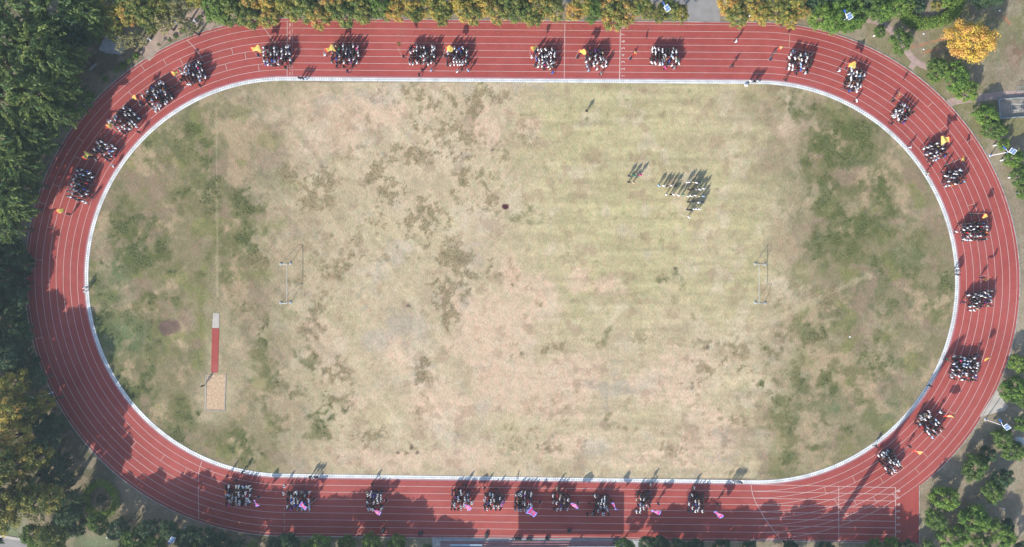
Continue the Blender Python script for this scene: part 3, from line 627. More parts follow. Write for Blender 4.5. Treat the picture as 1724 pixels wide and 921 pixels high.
def make_trunk(seed):
    r_ = random.Random(seed); b = MB()
    b.tube((0, 0, -0.02), (0.02, 0, 0.5), 0.05, 0.036); b.tube((0.02, 0, 0.5), (0.0, 0.02, 0.8), 0.036, 0.016)
    for k in range(6):
        a = k * 1.05 + r_.uniform(-.3, .3); z0 = r_.uniform(.38, .62); L = r_.uniform(.22, .34)
        mid = (math.cos(a) * L * .6, math.sin(a) * L * .6, z0 + .12); b.tube((0.01, 0, z0), mid, 0.02, 0.013, 6)
        b.tube(mid, (math.cos(a + .2) * L * 1.1, math.sin(a + .2) * L * 1.1, z0 + .22), 0.013, 0.005, 6)
    me = bpy.data.meshes.new('trunk'); me.from_pydata(b.v, [], b.f); me.materials.append(M['bark']); me.update(); return me
TRUNK = [make_trunk(k) for k in range(3)]
def tree(u, v, rpx, h, style, mt, name, label, cat, group=None, flat=None):
    """crown seen at pixel (u,v) with radius rpx; h = full height in metres"""
    rad = rpx * 0.1065 * (H - h * .65) / H
    hz = {'round': .85, 'loose': .8, 'sparse': .7, 'feather': 1.1, 'shrub': .8, 'fine': .85}[style]
    zc = max(h - rad * hz * (flat or 1) * .95, rad * 0.35)
    p = P(u, v, zc); loc = Vector((p.x, p.y, 0))
    root = empty(name, loc)
    tr = bpy.data.objects.new('trunk', rnd.choice(TRUNK)); C.objects.link(tr); tr.parent = root
    tr.scale = (max(zc, rad) * 1.05,) * 2 + (zc * 1.2,); tr.rotation_euler = (0, 0, rnd.uniform(0, 6))
    cr = bpy.data.objects.new('crown', rnd.choice(CROWN[style])); C.objects.link(cr); cr.parent = root
    cr.location = (0, 0, zc); cr.rotation_euler = (0, 0, rnd.uniform(0, 6.28))
    sv = rnd.uniform(.93, 1.08); cr.scale = (rad * sv, rad / sv, rad * (flat or rnd.uniform(.9, 1.1)))
    cr.material_slots[0].link = 'OBJECT'; cr.material_slots[0].material = M[mt]
    tag(root, label, cat, group)
    return root
DEF = {'f_green': 'leafy green', 'f_bright': 'bright green', 'f_dark': 'dark green', 'f_feather': 'feathery drooping green', 'f_autumn': 'yellow and orange autumn', 'f_turning': 'green autumn-flecked', 'f_gold': 'golden orange', 'f_olive': 'olive and yellow', 'f_sparse': 'thin half-bare'}
KD = {'a': ('loose', 'f_autumn'), 't': ('round', 'f_turning'), 'g': ('round', 'f_green'), 'b': ('round', 'f_bright'), 'd': ('round', 'f_dark'), 'f': ('feather', 'f_feather'), 'o': ('loose', 'f_olive'), 's': ('sparse', 'f_sparse'), 'y': ('round', 'f_gold'), 'D': ('feather', 'f_dark')}
ORD = ['first', 'second', 'third', 'fourth', 'fifth', 'sixth', 'seventh', 'eighth', 'ninth', 'tenth', 'eleventh', 'twelfth', 'thirteenth', 'fourteenth', 'fifteenth', 'sixteenth', 'seventeenth', 'eighteenth', 'nineteenth', 'twentieth']
def ordn(i):
    if i < 20: return ORD[i]
    t = {2: 'twenty', 3: 'thirty', 4: 'forty', 5: 'fifty'}[(i + 1) // 10]
    return t + '-' + ORD[(i + 1) % 10 - 1] if (i + 1) % 10 else {2: 'twentieth', 3: 'thirtieth', 4: 'fortieth', 5: 'fiftieth'}[(i + 1) // 10]
def trees(lst, h, where, group, order, nm='tree'):
    """order: 'left' or 'top': how the label counts them"""
    byk = {}
    for t in lst: byk.setdefault(t[3], []).append(t)
    for k, L in byk.items():
        L.sort(key=lambda t: t[0] if order == 'left' else t[1])
        for i, t in enumerate(L):
            hh = t[4] if len(t) > 4 else h
            st_, mt = KD[k]
            pos = (ordn(i) + (' from the left ' if order == 'left' else ' from the top ')) if len(L) > 1 else ''
            tree(t[0], t[1], t[2], hh, st_, mt, {'y': 'autumn_tree', 'a': 'autumn_tree', 's': 'bare_tree'}.get(k, nm), f'{"feathery dark green" if k == "D" else DEF[mt]} tree, {pos}{where}'.replace('  ', ' '), 'tree', group)

# row above the top straight
top = []
spec = [(172, 12, 24, 'a'), (196, 28, 22, 'a'), (190, 50, 18, 'a'), (226, 8, 26, 't'), (250, 30, 22, 't'), (214, 22, 20, 't'), (275, 12, 24, 'o'), (300, 8, 20, 's'), (300, 34, 18, 's'), (228, 66, 17, 's'), (208, 72, 14, 's'), (330, -6, 18, 'a'), (276, 40, 16, 's'), (318, 48, 12, 's'),
    (366, 14, 26, 'g'), (395, 18, 26, 't'), (420, 30, 20, 't'), (385, -8, 26, 'g'), (425, 2, 24, 't'), (452, 14, 24, 'a'), (480, 10, 24, 'a'), (455, 30, 16, 't'), (512, 12, 26, 't'), (538, 28, 20, 't'), (500, -8, 26, 't'), (560, 8, 24, 't'), (578, 22, 22, 't'), (608, 18, 22, 't'), (600, -6, 24, 't'), (640, 10, 24, 'g'), (664, 18, 18, 'a'),
    (690, 8, 22, 'a'), (700, 24, 14, 'o'), (722, 12, 22, 'a'), (750, 6, 22, 'a'), (745, 26, 16, 'a'), (776, 10, 22, 'a'), (795, 24, 17, 't'), (812, 10, 20, 'a'), (790, -8, 22, 't'), (838, 22, 18, 't'), (862, 8, 24, 't'), (880, 22, 20, 't'), (905, 10, 24, 't'), (896, 32, 14, 't'), (930, 14, 20, 't'), (846, -6, 20, 't'),
    (968, 20, 16, 'a'), (984, 8, 20, 'a'), (1002, 18, 18, 'g'), (1022, 8, 24, 't'), (1036, 30, 22, 't'), (1056, 18, 20, 't'), (1076, 8, 16, 't'), (1092, 18, 14, 'o'), (1128, 14, 18, 't'), (1146, 22, 14, 'o'), (1112, 26, 12, 'o'),
    (1226, 8, 20, 'a'), (1240, 24, 19, 't'), (1262, 10, 20, 'a'), (1280, 24, 17, 'a'), (1298, 8, 18, 'o'), (1316, 22, 20, 'a'), (1336, 10, 20, 'a'), (1328, 34, 14, 'a'), (1350, 20, 12, 't')]
trees([(u, v, r + 1, k) for u, v, r, k in spec], 5.2, 'in the row above the top straight', 'trees in the row above the top straight', 'left')
# evergreen clumps at the top right
trees([(1382, 24, 24, 'b'), (1402, 34, 22, 'b'), (1430, 34, 22, 'b'), (1412, 10, 24, 'b'), (1442, 14, 24, 'g'), (1468, 12, 22, 'g'), (1486, 18, 20, 'b'), (1506, 8, 20, 'b'), (1368, 6, 18, 'd'), (1455, -6, 24, 'd'), (1400, -10, 24, 'd')], 4.6, 'in the clump at the top right bend', 'evergreens at the top right bend', 'left')
# young trees right of the track
RT = [(1481, 53, 11, 'g', 2.6), (1516, 70, 19.5, 'g', 3.6), (1576, 118, 19, 'g', 3.4), (1609, 130, 24, 'b', 3.8), (1628, 155, 18, 'b', 3.4), (1659, 195, 21, 'b', 3.6), (1673, 218, 19, 'g', 3.6), (1689, 243, 11, 'b', 2.4), (1706, 268, 16, 'b', 3.0), (1715, 296, 17, 'g', 3.2), (1722, 322, 13, 'g', 3.0)]
for i, t in enumerate(RT):
    d = ['small round shrub-like tree beside the kinked brick path', 'round green tree above the kinked brick path', 'round green tree at the lower end of the kinked brick path', 'broad bright green tree, middle of the three below the golden tree', 'bright green tree touching the brick path above the fenced court', 'broad tree left of the fenced court', 'tree just below and left of the fenced court corner', 'smallest round tree, between white garden lamp and court', 'tree touching the solar lamp head on the right', 'tree below the right solar lamp', 'tree at the right edge below the solar lamp group'][i]
    tree(*t[:3], t[4], *KD[t[3]], 'tree', d, 'tree', 'young trees right of the track')
tree(1632, 69, 37, 7.0, 'fine', 'f_gold', 'autumn_tree', 'large golden orange tree standing alone on the lawn at top right', 'tree')
LR = [(1712, 612, 16, 'b', 3.6), (1704, 655, 22, 'b', 4.4), (1722, 668, 18, 'g', 4.2), (1687, 737, 19, 'g', 3.8), (1706, 759, 18, 'g', 3.8), (1720, 712, 14, 'b', 3.4), (1662, 765, 15, 'd', 3.2), (1640, 786, 23, 'g', 4.2), (1687, 805, 18, 'd', 3.6), (1671, 828, 19, 'g', 3.8), (1589, 838, 24, 'b', 4.2), (1574, 873, 19, 'g', 3.8), (1640, 874, 27, 'b', 4.4), (1604, 906, 25, 'b', 4.2), (1684, 900, 24, 'b', 4.2), (1650, 918, 20, 'g', 4.0), (1697, 884, 12, 'd', 3.0), (1722, 925, 16, 'd', 4), (1562, 930, 18, 'g', 4)]
LRD = ['tree at the right edge above the large roadside evergreen', 'large evergreen right of the pale concrete pad', 'tree behind the large evergreen at the right edge', 'tree just above and left of the white dome', 'tree directly below the white dome', 'small bright tree above the white dome at the right edge', 'small dark tree right of the biggest tree in the lower right garden', 'wide tree between track and small dark tree in the lower right garden', 'dark tree in the pair below the small dark one', 'lighter tree in the pair, lower left of the dark one', 'bright tree closest to the corner of the sprint lanes', 'shaded tree just below the one at the sprint lane corner', 'largest round tree in the middle of the lower right garden', 'tree at the bottom edge, lower left of the largest round tree', 'yellowish green tree at the bottom edge, lower right of the largest', 'dark tree between two bright ones at the bottom edge', 'dark small tree behind the yellowish green bottom tree', 'tree in the bottom right corner', 'tree at the bottom edge right of the sprint lanes']
for t, d in zip(LR, LRD): tree(*t[:3], t[4], *KD[t[3]], 'tree', d, 'tree', 'trees in the lower right garden')
# forest on the left
left = [(30, 18, 40, 'f', 11), (95, 22, 38, 'f', 11), (140, 14, 30, 'f', 9), (10, 70, 34, 'f', 12), (65, 70, 38, 'f', 12), (118, 58, 28, 'D', 9), (150, 52, 20, 'f', 7), (30, 120, 36, 'f', 12), (88, 105, 34, 'f', 12), (118, 92, 22, 'f', 9), (15, 175, 36, 'f', 12), (60, 160, 36, 'f', 13), (98, 140, 30, 'f', 11), (40, 215, 36, 'f', 12), (88, 190, 30, 'f', 10), (130, 170, 22, 'f', 7), (0, 240, 34, 'f', 13), (62, 238, 27, 'f', 10), (30, 275, 34, 'f', 12), (5, 320, 34, 'f', 13), (42, 310, 22, 'f', 9), (22, 350, 29, 'f', 11), (8, 385, 22, 'f', 10),
    (20, 420, 26, 'd', 4.6), (38, 440, 16, 'D', 4), (8, 470, 30, 'D', 5), (26, 500, 24, 'd', 4.6), (12, 540, 30, 'D', 5.5), (30, 565, 24, 'd', 5), (10, 600, 30, 'd', 7), (40, 615, 24, 'D', 6), (25, 650, 28, 'o', 9), (58, 640, 20, 'd', 7), (10, 690, 30, 'a', 11), (42, 690, 28, 'o', 8.8), (75, 678, 18, 'o', 7), (25, 735, 30, 'a', 11), (60, 725, 24, 'D', 8.5), (93, 715, 20, 'd', 6), (20, 780, 30, 'a', 11), (58, 770, 28, 'o', 10), (95, 792, 26, 'D', 8), (80, 745, 20, 'd', 8), (45, 825, 30, 'o', 10), (85, 835, 24, 'a', 9), (15, 840, 22, 'o', 10), (60, 865, 18, 's', 6), (115, 850, 22, 'D', 8), (112, 870, 20, 'd', 8)]  # low dark trees mid-list: shade of the taller trees put into leaf colour
trees(left, 10, 'in the wood left of the track', 'wood left of the track', 'top')
tall = [(-5, 780, 34, 'f', 14), (5, 860, 34, 'f', 14), (55, 840, 28, 'f', 12), (85, 905, 28, 'f', 9), (-40, 330, 34, 'f', 11), (-50, 430, 38, 'f', 10), (-50, 510, 38, 'f', 10), (-50, 590, 38, 'f', 9), (-45, 670, 38, 'f', 9.5), (-45, 750, 38, 'f', 12), (-45, 830, 38, 'f', 14), (-50, 240, 34, 'f', 12), (-45, 900, 36, 'f', 14), (-50, 150, 34, 'f', 13), (-45, 60, 34, 'f', 13)]
for i, t in enumerate(tall): tree(*t[:3], t[4], 'feather' if i > 3 else 'loose', 'f_dark' if i > 3 else 'f_olive', 'tree', f'tall {"dark" if i > 3 else "olive yellow"} tree, {ordn(i)} of the outer line beyond the left wood', 'tree', 'outer line of the left wood')
# bottom left corner and bottom verge
bl = [(60, 905, 24, 'g', 5), (95, 905, 22, 'g', 5), (130, 885, 18, 'd', 5), (165, 880, 18, 'g', 5), (200, 890, 20, 'd', 6), (225, 908, 22, 'g', 6), (250, 890, 18, 'd', 6), (262, 918, 20, 'g', 6), (285, 892, 17, 'd', 6), (318, 905, 20, 'd', 6), (345, 905, 18, 'd', 6), (372, 912, 18, 'd', 5), (400, 922, 14, 'd', 5), (330, 925, 18, 'g', 6), (425, 924, 12, 'g', 4), (462, 920, 14, 'd', 4.5), (487, 912, 17, 'd', 5), (540, 915, 19, 'g', 5), (520, 925, 16, 'g', 5), (585, 918, 17, 'g', 5), (625, 912, 17, 'g', 5), (668, 915, 17, 'g', 4.6), (720, 925, 10, 'd', 3.4), (1052, 920, 16, 'g', 4), (1090, 915, 15, 'd', 3.6), (1112, 914, 14, 'd', 4), (1140, 921, 16, 'd', 4), (1170, 919, 14, 'd', 3.6), (1215, 920, 15, 'd', 3.4), (1260, 922, 14, 'd', 3.4), (1330, 922, 14, 'd', 3.2), (1390, 924, 14, 'd', 3), (1470, 920, 14, 'g', 3.4), (1500, 919, 15, 'b', 3.4), (1525, 921, 14, 'd', 3.4)]
trees(bl, 5, 'on the verge along the bottom edge', 'trees on the bottom verge', 'left')
# trees whose crowns stand below the frame but shade the bottom straight
off = [(150, 975, 40, 10), (205, 1000, 42, 11), (265, 990, 44, 10.5), (322, 990, 42, 10), (375, 985, 40, 9.5), (430, 985, 38, 8.6), (478, 990, 40, 9), (535, 985, 40, 9.2), (585, 990, 38, 9), (640, 985, 36, 8), (694, 995, 34, 7.6), (735, 985, 24, 6.2), (1108, 970, 36, 7), (1150, 985, 34, 8.2), (1205, 975, 32, 7.4), (1250, 985, 26, 8.3), (1315, 980, 34, 8.2), (1362, 985, 26, 7.6), (1420, 985, 36, 8), (1470, 980, 36, 7.6), (1535, 985, 30, 5.8)]
for i, (u, v, r, h) in enumerate(off): tree(u, v, r, h, 'round', 'f_green', 'tree', f'tree beyond the bottom verge, {ordn(i)} from the left', 'tree', 'trees beyond the bottom verge')
for i, (u, v, r, h) in enumerate([(1420, -30, 44, 6), (1680, -20, 26, 5), (1655, -5, 20, 5)]): tree(u, v, r, h, 'round', 'f_dark', 'tree', f'dark tree above the top right lawn, {ordn(i)}', 'tree', 'trees above the top right lawn')

# ------------------------------------------------------------------ hedges (leafy band along plan points)
def hedge(name, pts, wd, ht, mt, label, cat='hedge', closed=False, dens=150):
    W = [P(*p) for p in pts]; 
    if closed: W.append(W[0])
    c0 = sum(W, Vector()) / len(W); rs = np.random.RandomState(int(abs(pts[0][0] * 13)) + len(pts)); V = []; T = []
    for a, b in zip(W[:-1], W[1:]):
        L = (b - a).length; n = int(L * wd * dens); t = rs.rand(n); d = (b - a).normalized(); s = Vector((-d.y, d.x, 0))
        q = (rs.rand(n) * 2 - 1); topz = ht * (1 - 0.35 * np.abs(q) ** 3); z = topz * np.where(rs.rand(n) < .7, 1, rs.rand(n)) + rs.normal(size=n) * .05
        base_ = np.array(a - c0)[None, :] + np.outer(t * L, np.array(d)) + np.outer(q * wd / 2, np.array(s)) + rs.normal(size=(n, 3)) * .06
        base_[:, 2] = np.clip(z, 0.03, None)
        aa = rs.normal(size=(n, 3)); aa /= np.linalg.norm(aa, axis=1)[:, None]; bb = np.cross(aa, rs.normal(size=(n, 3))); bb /= np.linalg.norm(bb, axis=1)[:, None]
        aa *= .13; bb *= .09; V.append(np.stack([base_ - aa, base_ - bb, base_ + aa, base_ + bb], 1)); cl = (np.sin(t * L * 1.7) * .25 + .5 + rs.rand(n) * .25); T.append(np.stack([cl, rs.rand(n)], 1))
    V = np.concatenate(V); T = np.concatenate(T); nq = len(V); me = bpy.data.meshes.new(name)
    me.vertices.add(nq * 4); me.vertices.foreach_set('co', V.astype(np.float32).ravel()); me.loops.add(nq * 4); me.loops.foreach_set('vertex_index', np.arange(nq * 4, dtype=np.int32))
    me.polygons.add(nq); me.polygons.foreach_set('loop_start', np.arange(0, nq * 4, 4, dtype=np.int32)); me.update(calc_edges=True)
    at = me.color_attributes.new('tint', 'FLOAT_COLOR', 'CORNER'); cc = np.ones((nq, 4, 4), np.float32); cc[:, :, 0] = T[:, 0:1]; cc[:, :, 1] = T[:, 1:2]; at.data.foreach_set('color', cc.ravel())
    me.materials.append(M[mt]); o = bpy.data.objects.new(name, me); C.objects.link(o); o.location = (c0.x, c0.y, 0); tag(o, label, cat); return o
hedge('hedge', [(1517, 22), (1530, 36), (1548, 42), (1568, 40), (1585, 36), (1600, 26), (1609, 12), (1614, -6)], 2.2, 1.0, 'f_bright', 'clipped green crescent hedge on the lawn at the top right')
hedge('hedge', [(1523, 32), (1536, 44), (1548, 49)], 1.2, .8, 'f_green', 'darker outer strip of the crescent hedge, at its left end')
hedge('hedge', [(149, 826), (165, 812), (180, 812), (195, 828), (199, 845), (188, 862), (165, 864), (149, 852)], 1.3, 1.0, 'f_bright', 'dark six-sided ring hedge in the lower left shade', closed=True)
tree(171, 838, 9, 1.4, 'shrub', 'f_dark', 'shrub', 'shrub in the middle of the dark ring hedge', 'shrub')
for u, v, r, mt, l in ((1547, 12, 12, 'f_dark', 'round clipped dark bush left inside the crescent hedge'), (1575, 12, 10, 'f_olive', 'bush with reddish top in the middle of the crescent hedge'), (1533, 8, 11, 'f_green', 'green bush at the left tip of the crescent hedge'), (1592, 3, 10, 'f_bright', 'bright bush inside the right end of the crescent hedge')):
    tree(u, v, r, 1.6, 'shrub', mt, 'shrub', l, 'shrub')
for i, (u, v, r) in enumerate([(310, 50, 6), (296, 61, 4.5), (286, 67, 4), (267, 75, 3), (229, 95, 6), (217, 102, 5), (207, 111, 6), (196, 117, 5), (178, 133, 6), (330, 48, 5), (338, 30, 5), (155, 160, 6), (323, 42, 4), (145, 170, 4), (123, 192, 4)]):
    tree(u, v, r, 1.1, 'shrub', 'f_green' if i != 4 else 'f_bright', 'shrub', f'small kerbside bush at the top left bend, {ordn(i)} of the row', 'shrub', 'small bushes along the top left bend')

# ------------------------------------------------------------------ scattered stuff: weeds, fallen leaves
def scatter(name, pts, size, hgt, mt, label_kind='stuff', tilt=.5, per=3, seed=5):
    rs = np.random.RandomState(seed); n = len(pts) * per
    c = np.repeat(pts, per, 0) + rs.normal(size=(n, 3)) * np.array([size * .5, size * .5, 0]); c[:, 2] = hgt * .5 * rs.rand(n) + .004
    a = np.stack([rs.normal(size=n), rs.normal(size=n), rs.normal(size=n) * tilt * .4], 1); a /= np.linalg.norm(a, axis=1)[:, None]
    b = np.stack([-a[:, 1], a[:, 0], np.abs(rs.normal(size=n)) * tilt], 1); b /= np.linalg.norm(b, axis=1)[:, None]
    s = size * rs.uniform(.5, 1.2, n); a *= s[:, None]; b *= (s * .6)[:, None]; c[:, 2] += b[:, 2]
    V = np.stack([c - a, c - b, c + a, c + b], 1); V[:, :, 2] = np.maximum(V[:, :, 2], .003); nq = n
    me = bpy.data.meshes.new(name); me.vertices.add(nq * 4); me.vertices.foreach_set('co', V.astype(np.float32).ravel()); me.loops.add(nq * 4); me.loops.foreach_set('vertex_index', np.arange(nq * 4, dtype=np.int32))
    me.polygons.add(nq); me.polygons.foreach_set('loop_start', np.arange(0, nq * 4, 4, dtype=np.int32)); me.update(calc_edges=True)
    at = me.color_attributes.new('tint', 'FLOAT_COLOR', 'CORNER'); cc = np.ones((nq, 4, 4), np.float32); cc[:, :, 0] = np.repeat(rs.rand(len(pts)), per)[:, None]; cc[:, :, 1] = rs.rand(nq)[:, None]; at.data.foreach_set('color', cc.ravel())
    me.materials.append(M[mt]); o = bpy.data.objects.new(name, me); C.objects.link(o); return o
rs0 = np.random.RandomState(3)
def from_mask(mask, n):
    p = mask.ravel().astype(float).copy(); p[p < .25] = 0; p /= p.sum(); idx = rs0.choice(p.size, n, p=p)
    X = GX.ravel()[idx] + rs0.uniform(-.15, .15, n); Y = GY_.ravel()[idx] + rs0.uniform(-.15, .15, n)
    return np.stack([X, Y, np.zeros(n)], 1)
tag(scatter('dry_weeds', from_mask(WM, 6000), .07, .05, 'f_weed'), 'brown dry weed tufts scattered over the infield', 'weeds', kind='stuff')
M['f_grass'] = foliage('rank_grass', [(0.1, (0.14, 0.17, 0.06)), (0.5, (0.20, 0.22, 0.08)), (0.9, (0.28, 0.27, 0.11))], trans=.3)
tag(scatter('rank_grass', from_mask(GM, 6000), .09, .06, 'f_grass', seed=8), 'green coarse grass tufts in the damp patches', 'grass', kind='stuff')
lp = []
for _ in range(900):
    u = rnd.uniform(330, 1400); v = 38 + abs(rnd.gauss(0, 1)) * 16; 
    if v < 125 and rnd.random() < (1 if v < 60 else .35): q = P(u, v); lp.append((q.x, q.y, 0))
for _ in range(120): q = P(rnd.gauss(951, 14), rnd.uniform(34, 60)); lp.append((q.x, q.y, 0))
for _ in range(160):
    a = R(rnd.uniform(95, 150)); k = rnd.uniform(4, 8); q = P(LC[0] + (337 + 11.9 * k) * math.cos(a), LC[1] - (337.5 + 11.7 * k) * math.sin(a)); lp.append((q.x, q.y, 0))
o = scatter('fallen_leaves', np.array(lp), .055, .02, 'f_fallen', per=1, tilt=.2); o.location.z = .022
tag(o, 'yellow fallen leaves scattered on the track below the trees', 'leaves', kind='stuff')

# ------------------------------------------------------------------ lamps
def solar_lamp(u, v, h, ang, label):
    b = P(u, v); r = empty('solar_street_lamp', b, ang)
    m = MB(); m.tube((0, 0, 0), (0, 0, .08), .22); m.tube((0, 0, .08), (0, 0, h), .085, .055); m.build('pole', M['white'], r)
    m = MB(); m.tube((0, 0, 0.08), (0, 0, .5), .11); m.tube((0, 0, h * .74), (0, 0, h * .80), .09); m.build('band', M['blue'], r)
    m = MB(); m.tube((0, 0, h * .82), (.9, 0, h * .88), .035); m.build('arm', M['white'], r)
    m = MB(); m.box((1.15, 0, h * .885), (.6, .26, .07)); m.build('lamp_head', M['blue'], r)
    m = MB(); m.box((0, 0, h + .1), (1.05, .85, .05), 0.15, tilt=-.45); p = m.build('solar_panel', M['white'], r)
    m = MB()
    for i in (-1, 1): m.box((0.24 * i, 0, h + .135), (.44, .74, .02), 0.15, tilt=-.45)
    m.build('cells', M['panel'], p)
    tag(r, label, 'street lamp', 'solar street lamps round the track')
solar_lamp(1667, 262, 6.4, 2.5, 'white solar street lamp leaning over the young trees at right')
solar_lamp(1659, 706, 6.2, 2.2, 'white solar street lamp below the pale concrete pad')
solar_lamp(141, 175, 6.0, 3.6, 'white solar street lamp at the edge of the left wood')
solar_lamp(88, 661, 6.6, 4, 'thin white solar street lamp over the lower left wood')
solar_lamp(313, 889, 5.8, 4, 'solar street lamp on the bottom left verge')
solar_lamp(1113, 30, 5.6, 2, 'solar street lamp with blue panel in the gap of the top tree row')
solar_lamp(1406, 44, 6.0, 2, 'solar street lamp rising from the clump at the top right bend')
def garden_lamp(u, v, label, g='white based garden lamps'):
    b = P(u, v); r = empty('garden_lamp', b)
    m = MB(); m.tube((0, 0, 0), (0, 0, 1.2), .15, .13, 10); m.tube((0, 0, 1.2), (0, 0, 1.28), .18, .18, 10); m.build('base', M['white'], r)
    m = MB(); m.tube((0, 0, 1.28), (0, 0, 2.6), .045); m.build('pole', M['dark'], r)
    m = MB(); m.tube((0, 0, 2.6), (0, 0, 2.72), .12, .16, 10); m.build('cap', M['dark'], r)
    tag(r, label, 'garden lamp', g)
for u, v, l in ((254, 67.5, 'garden lamp beside the bare path at the top left bend, with long shadow'), (227, 81, 'garden lamp below the thin trees at the top left bend'), (319, 48.5, 'garden lamp between the small bushes at the top left bend'), (331, 38, 'garden lamp nearest the upper bare path, top left'), (299, 41, 'garden lamp half under the thin trees, top left'),
                (1471, 60.5, 'garden lamp beside the smallest tree on the kinked path'), (1610, 165.5, 'garden lamp touching the tree where the straight brick path starts'), (1656, 220, 'garden lamp left of the tree below the court'), (1673, 245, 'garden lamp beside the smallest round tree'), (1685, 270, 'garden lamp just below the right solar lamp'), (1698, 299, 'garden lamp left of the trees at the right edge'), (1711, 326, 'lowest garden lamp at the right edge'),
                (1712, 616, 'garden lamp by the tree at the right edge, above the evergreen'), (845, 27, 'garden lamp in the top tree row near its middle'), (939, 26, 'garden lamp beside the leaf-strewn gap of the top row'), (1092, 26, 'garden lamp left of the top solar lamp'), (1131, 21, 'garden lamp right of the top solar lamp'), (1262, 27, 'garden lamp among orange trees right of the top road'), (1305, 31, 'garden lamp under the orange trees near the top right bend'), (1390, 47, 'garden lamp below the evergreen clump')):
    garden_lamp(u, v, l)
# tall floodlight mast below the frame: its shadow crosses the lower right bend
mp = P(1376, 925); r = empty('floodlight_mast', (mp.x, mp.y, 0))
m = MB(); m.tube((0, 0, 0), (0, 0, 27), .55, .32, 12); m.build('mast', M['greymetal'], r)
m = MB(); m.box((0, 0, 26.5), (2.2, .5, 2.2), .6); m.build('lamp_frame', M['greymetal'], r)
tag(r, 'tall grey floodlight mast beyond the bottom verge', 'floodlight mast')

# ------------------------------------------------------------------ stand at the bottom
sp = P(900, 930); st_ = empty('spectator_stand', (sp.x, sp.y, 0))
def srel(u, v): q = P(u, v); return Vector((q.x - sp.x, q.y - sp.y, 0))
def slab(name, u0, v0, u1, v1, z0, z1, m_, par):
    a, b = srel(u0, v0), srel(u1, v1); m = MB(); m.box(((a.x + b.x) / 2, (a.y + b.y) / 2, (z0 + z1) / 2), (abs(b.x - a.x), abs(b.y - a.y), z1 - z0)); return m.build(name, m_, par)
slab('step', 742, 911.2, 1040, 914.9, .03, .2, M['pink_stone'], st_)
slab('step', 742, 914.9, 1040, 919, .03, .38, M['pink_stone'], st_)
slab('platform', 742, 919, 1060, 990, .03, .6, M['grey_stone'], st_)
slab('white_canopy', 955, 917.6, 1042, 925, .62, 1.0, M['white'], st_)
slab('white_canopy', 816, 919.3, 850, 925, .62, 1.0, M['white'], st_)
slab('bench', 758, 918.2, 812, 920, .62, .9, M['seat_blue'], st_)
slab('bench', 758, 914.6, 812, 916.4, .4, .72, M['seat_blue'], st_)
m = MB()
for i in range(8):
    a = srel(739 + i * 2.6, 912 + i * .3); b = srel(736 + i * 2.6, 924); m.tube(a + Vector((0, 0, .9)), b + Vector((0, 0, .9)), .025, n=5); m.tube(a, a + Vector((0, 0, .9)), .025, n=5)
a, b = srel(738, 911.6), srel(760, 914); m.tube(a + Vector((0, 0, .92)), b + Vector((0, 0, .92)), .03, n=5)
m.build('railing', M['greymetal'], st_)
# roof over the stand, standing below the frame
ra, rb = P(806, 932), P(981, 1000); m = MB(); m.box(((ra.x + rb.x) / 2 - sp.x, (ra.y + rb.y) / 2 - sp.y, 8.0), (rb.x - ra.x, ra.y - rb.y, .3)); m.build('roof', M['roof'], st_)
for u in (812, 868, 924, 976):
    p = srel(u, 985); m = MB(); m.tube((p.x, p.y, .6), (p.x, p.y, 7.9), .15); m.build('column', M['greymetal'], st_)
tag(st_, 'roofed spectator stand with pink stone steps at the bottom edge', 'stand')
bn = MB(); a, b = P(856, 921.6), P(940, 922.1); bn.box((0, 0, 0), ((b - a).length, .7, .04)); o = bn.build('banner', M['red_cloth']); o.location = ((a.x + b.x) / 2, (a.y + b.y) / 2 - .1, .68); tag(o, 'long red banner lying on the stand at the bottom edge', 'banner')
def case(u, v, wu, hv, rz, label, h=.45):
    p = P(u, v); r = empty('equipment_case', (p.x, p.y, .02), rz); wx, wy = wu * .1065, hv * .1065
    bm_ = bmesh.new(); bmesh.ops.create_cube(bm_, size=1); bmesh.ops.scale(bm_, vec=(wx, wy, h), verts=bm_.verts); bmesh.ops.translate(bm_, vec=(0, 0, h / 2), verts=bm_.verts)
    bmesh.ops.bevel(bm_, geom=list(bm_.edges), offset=.04, segments=2, affect='EDGES'); me = bpy.data.meshes.new('body'); bm_.to_mesh(me); bm_.free(); me.materials.append(M['black'])
    o = bpy.data.objects.new('body', me); C.objects.link(o); o.parent = r
    m = MB(); m.box((0, 0, h + .006), (wx * .8, wy * .75, .01)); m.build('lid', M['dark'], r)
    m = MB(); m.tube((-wx * .2, wy / 2 + .03, h * .6), (wx * .2, wy / 2 + .03, h * .6), .02, n=6); m.build('handle', M['greymetal'], r)
    tag(r, label, 'case', 'dark equipment cases along the bottom straight')
case(645.5, 892, 4.6, 9, 0, 'dark upright case in the outer lane, leftmost of the row')
case(708.5, 897, 8.5, 5, .1, 'dark case in the outer lane by the stand terrace corner')
case(818.8, 901, 5, 9, -.1, 'dark tall case straddling the terrace edge')
case(872, 907.6, 10.5, 5, 0, 'long dark case on the terrace, left of the pair')
case(890.5, 908.2, 9, 4.8, 0, 'long dark case on the terrace, right of the pair')
case(921, 906.6, 4.4, 7.5, .45, 'slanted dark case on the terrace right of the pair')
case(958.5, 892.5, 6.4, 5, .1, 'dark case standing alone in the outer lane above the terrace')
case(1036, 911, 8, 6, 0, 'dark case with red side at the right end of the terrace')
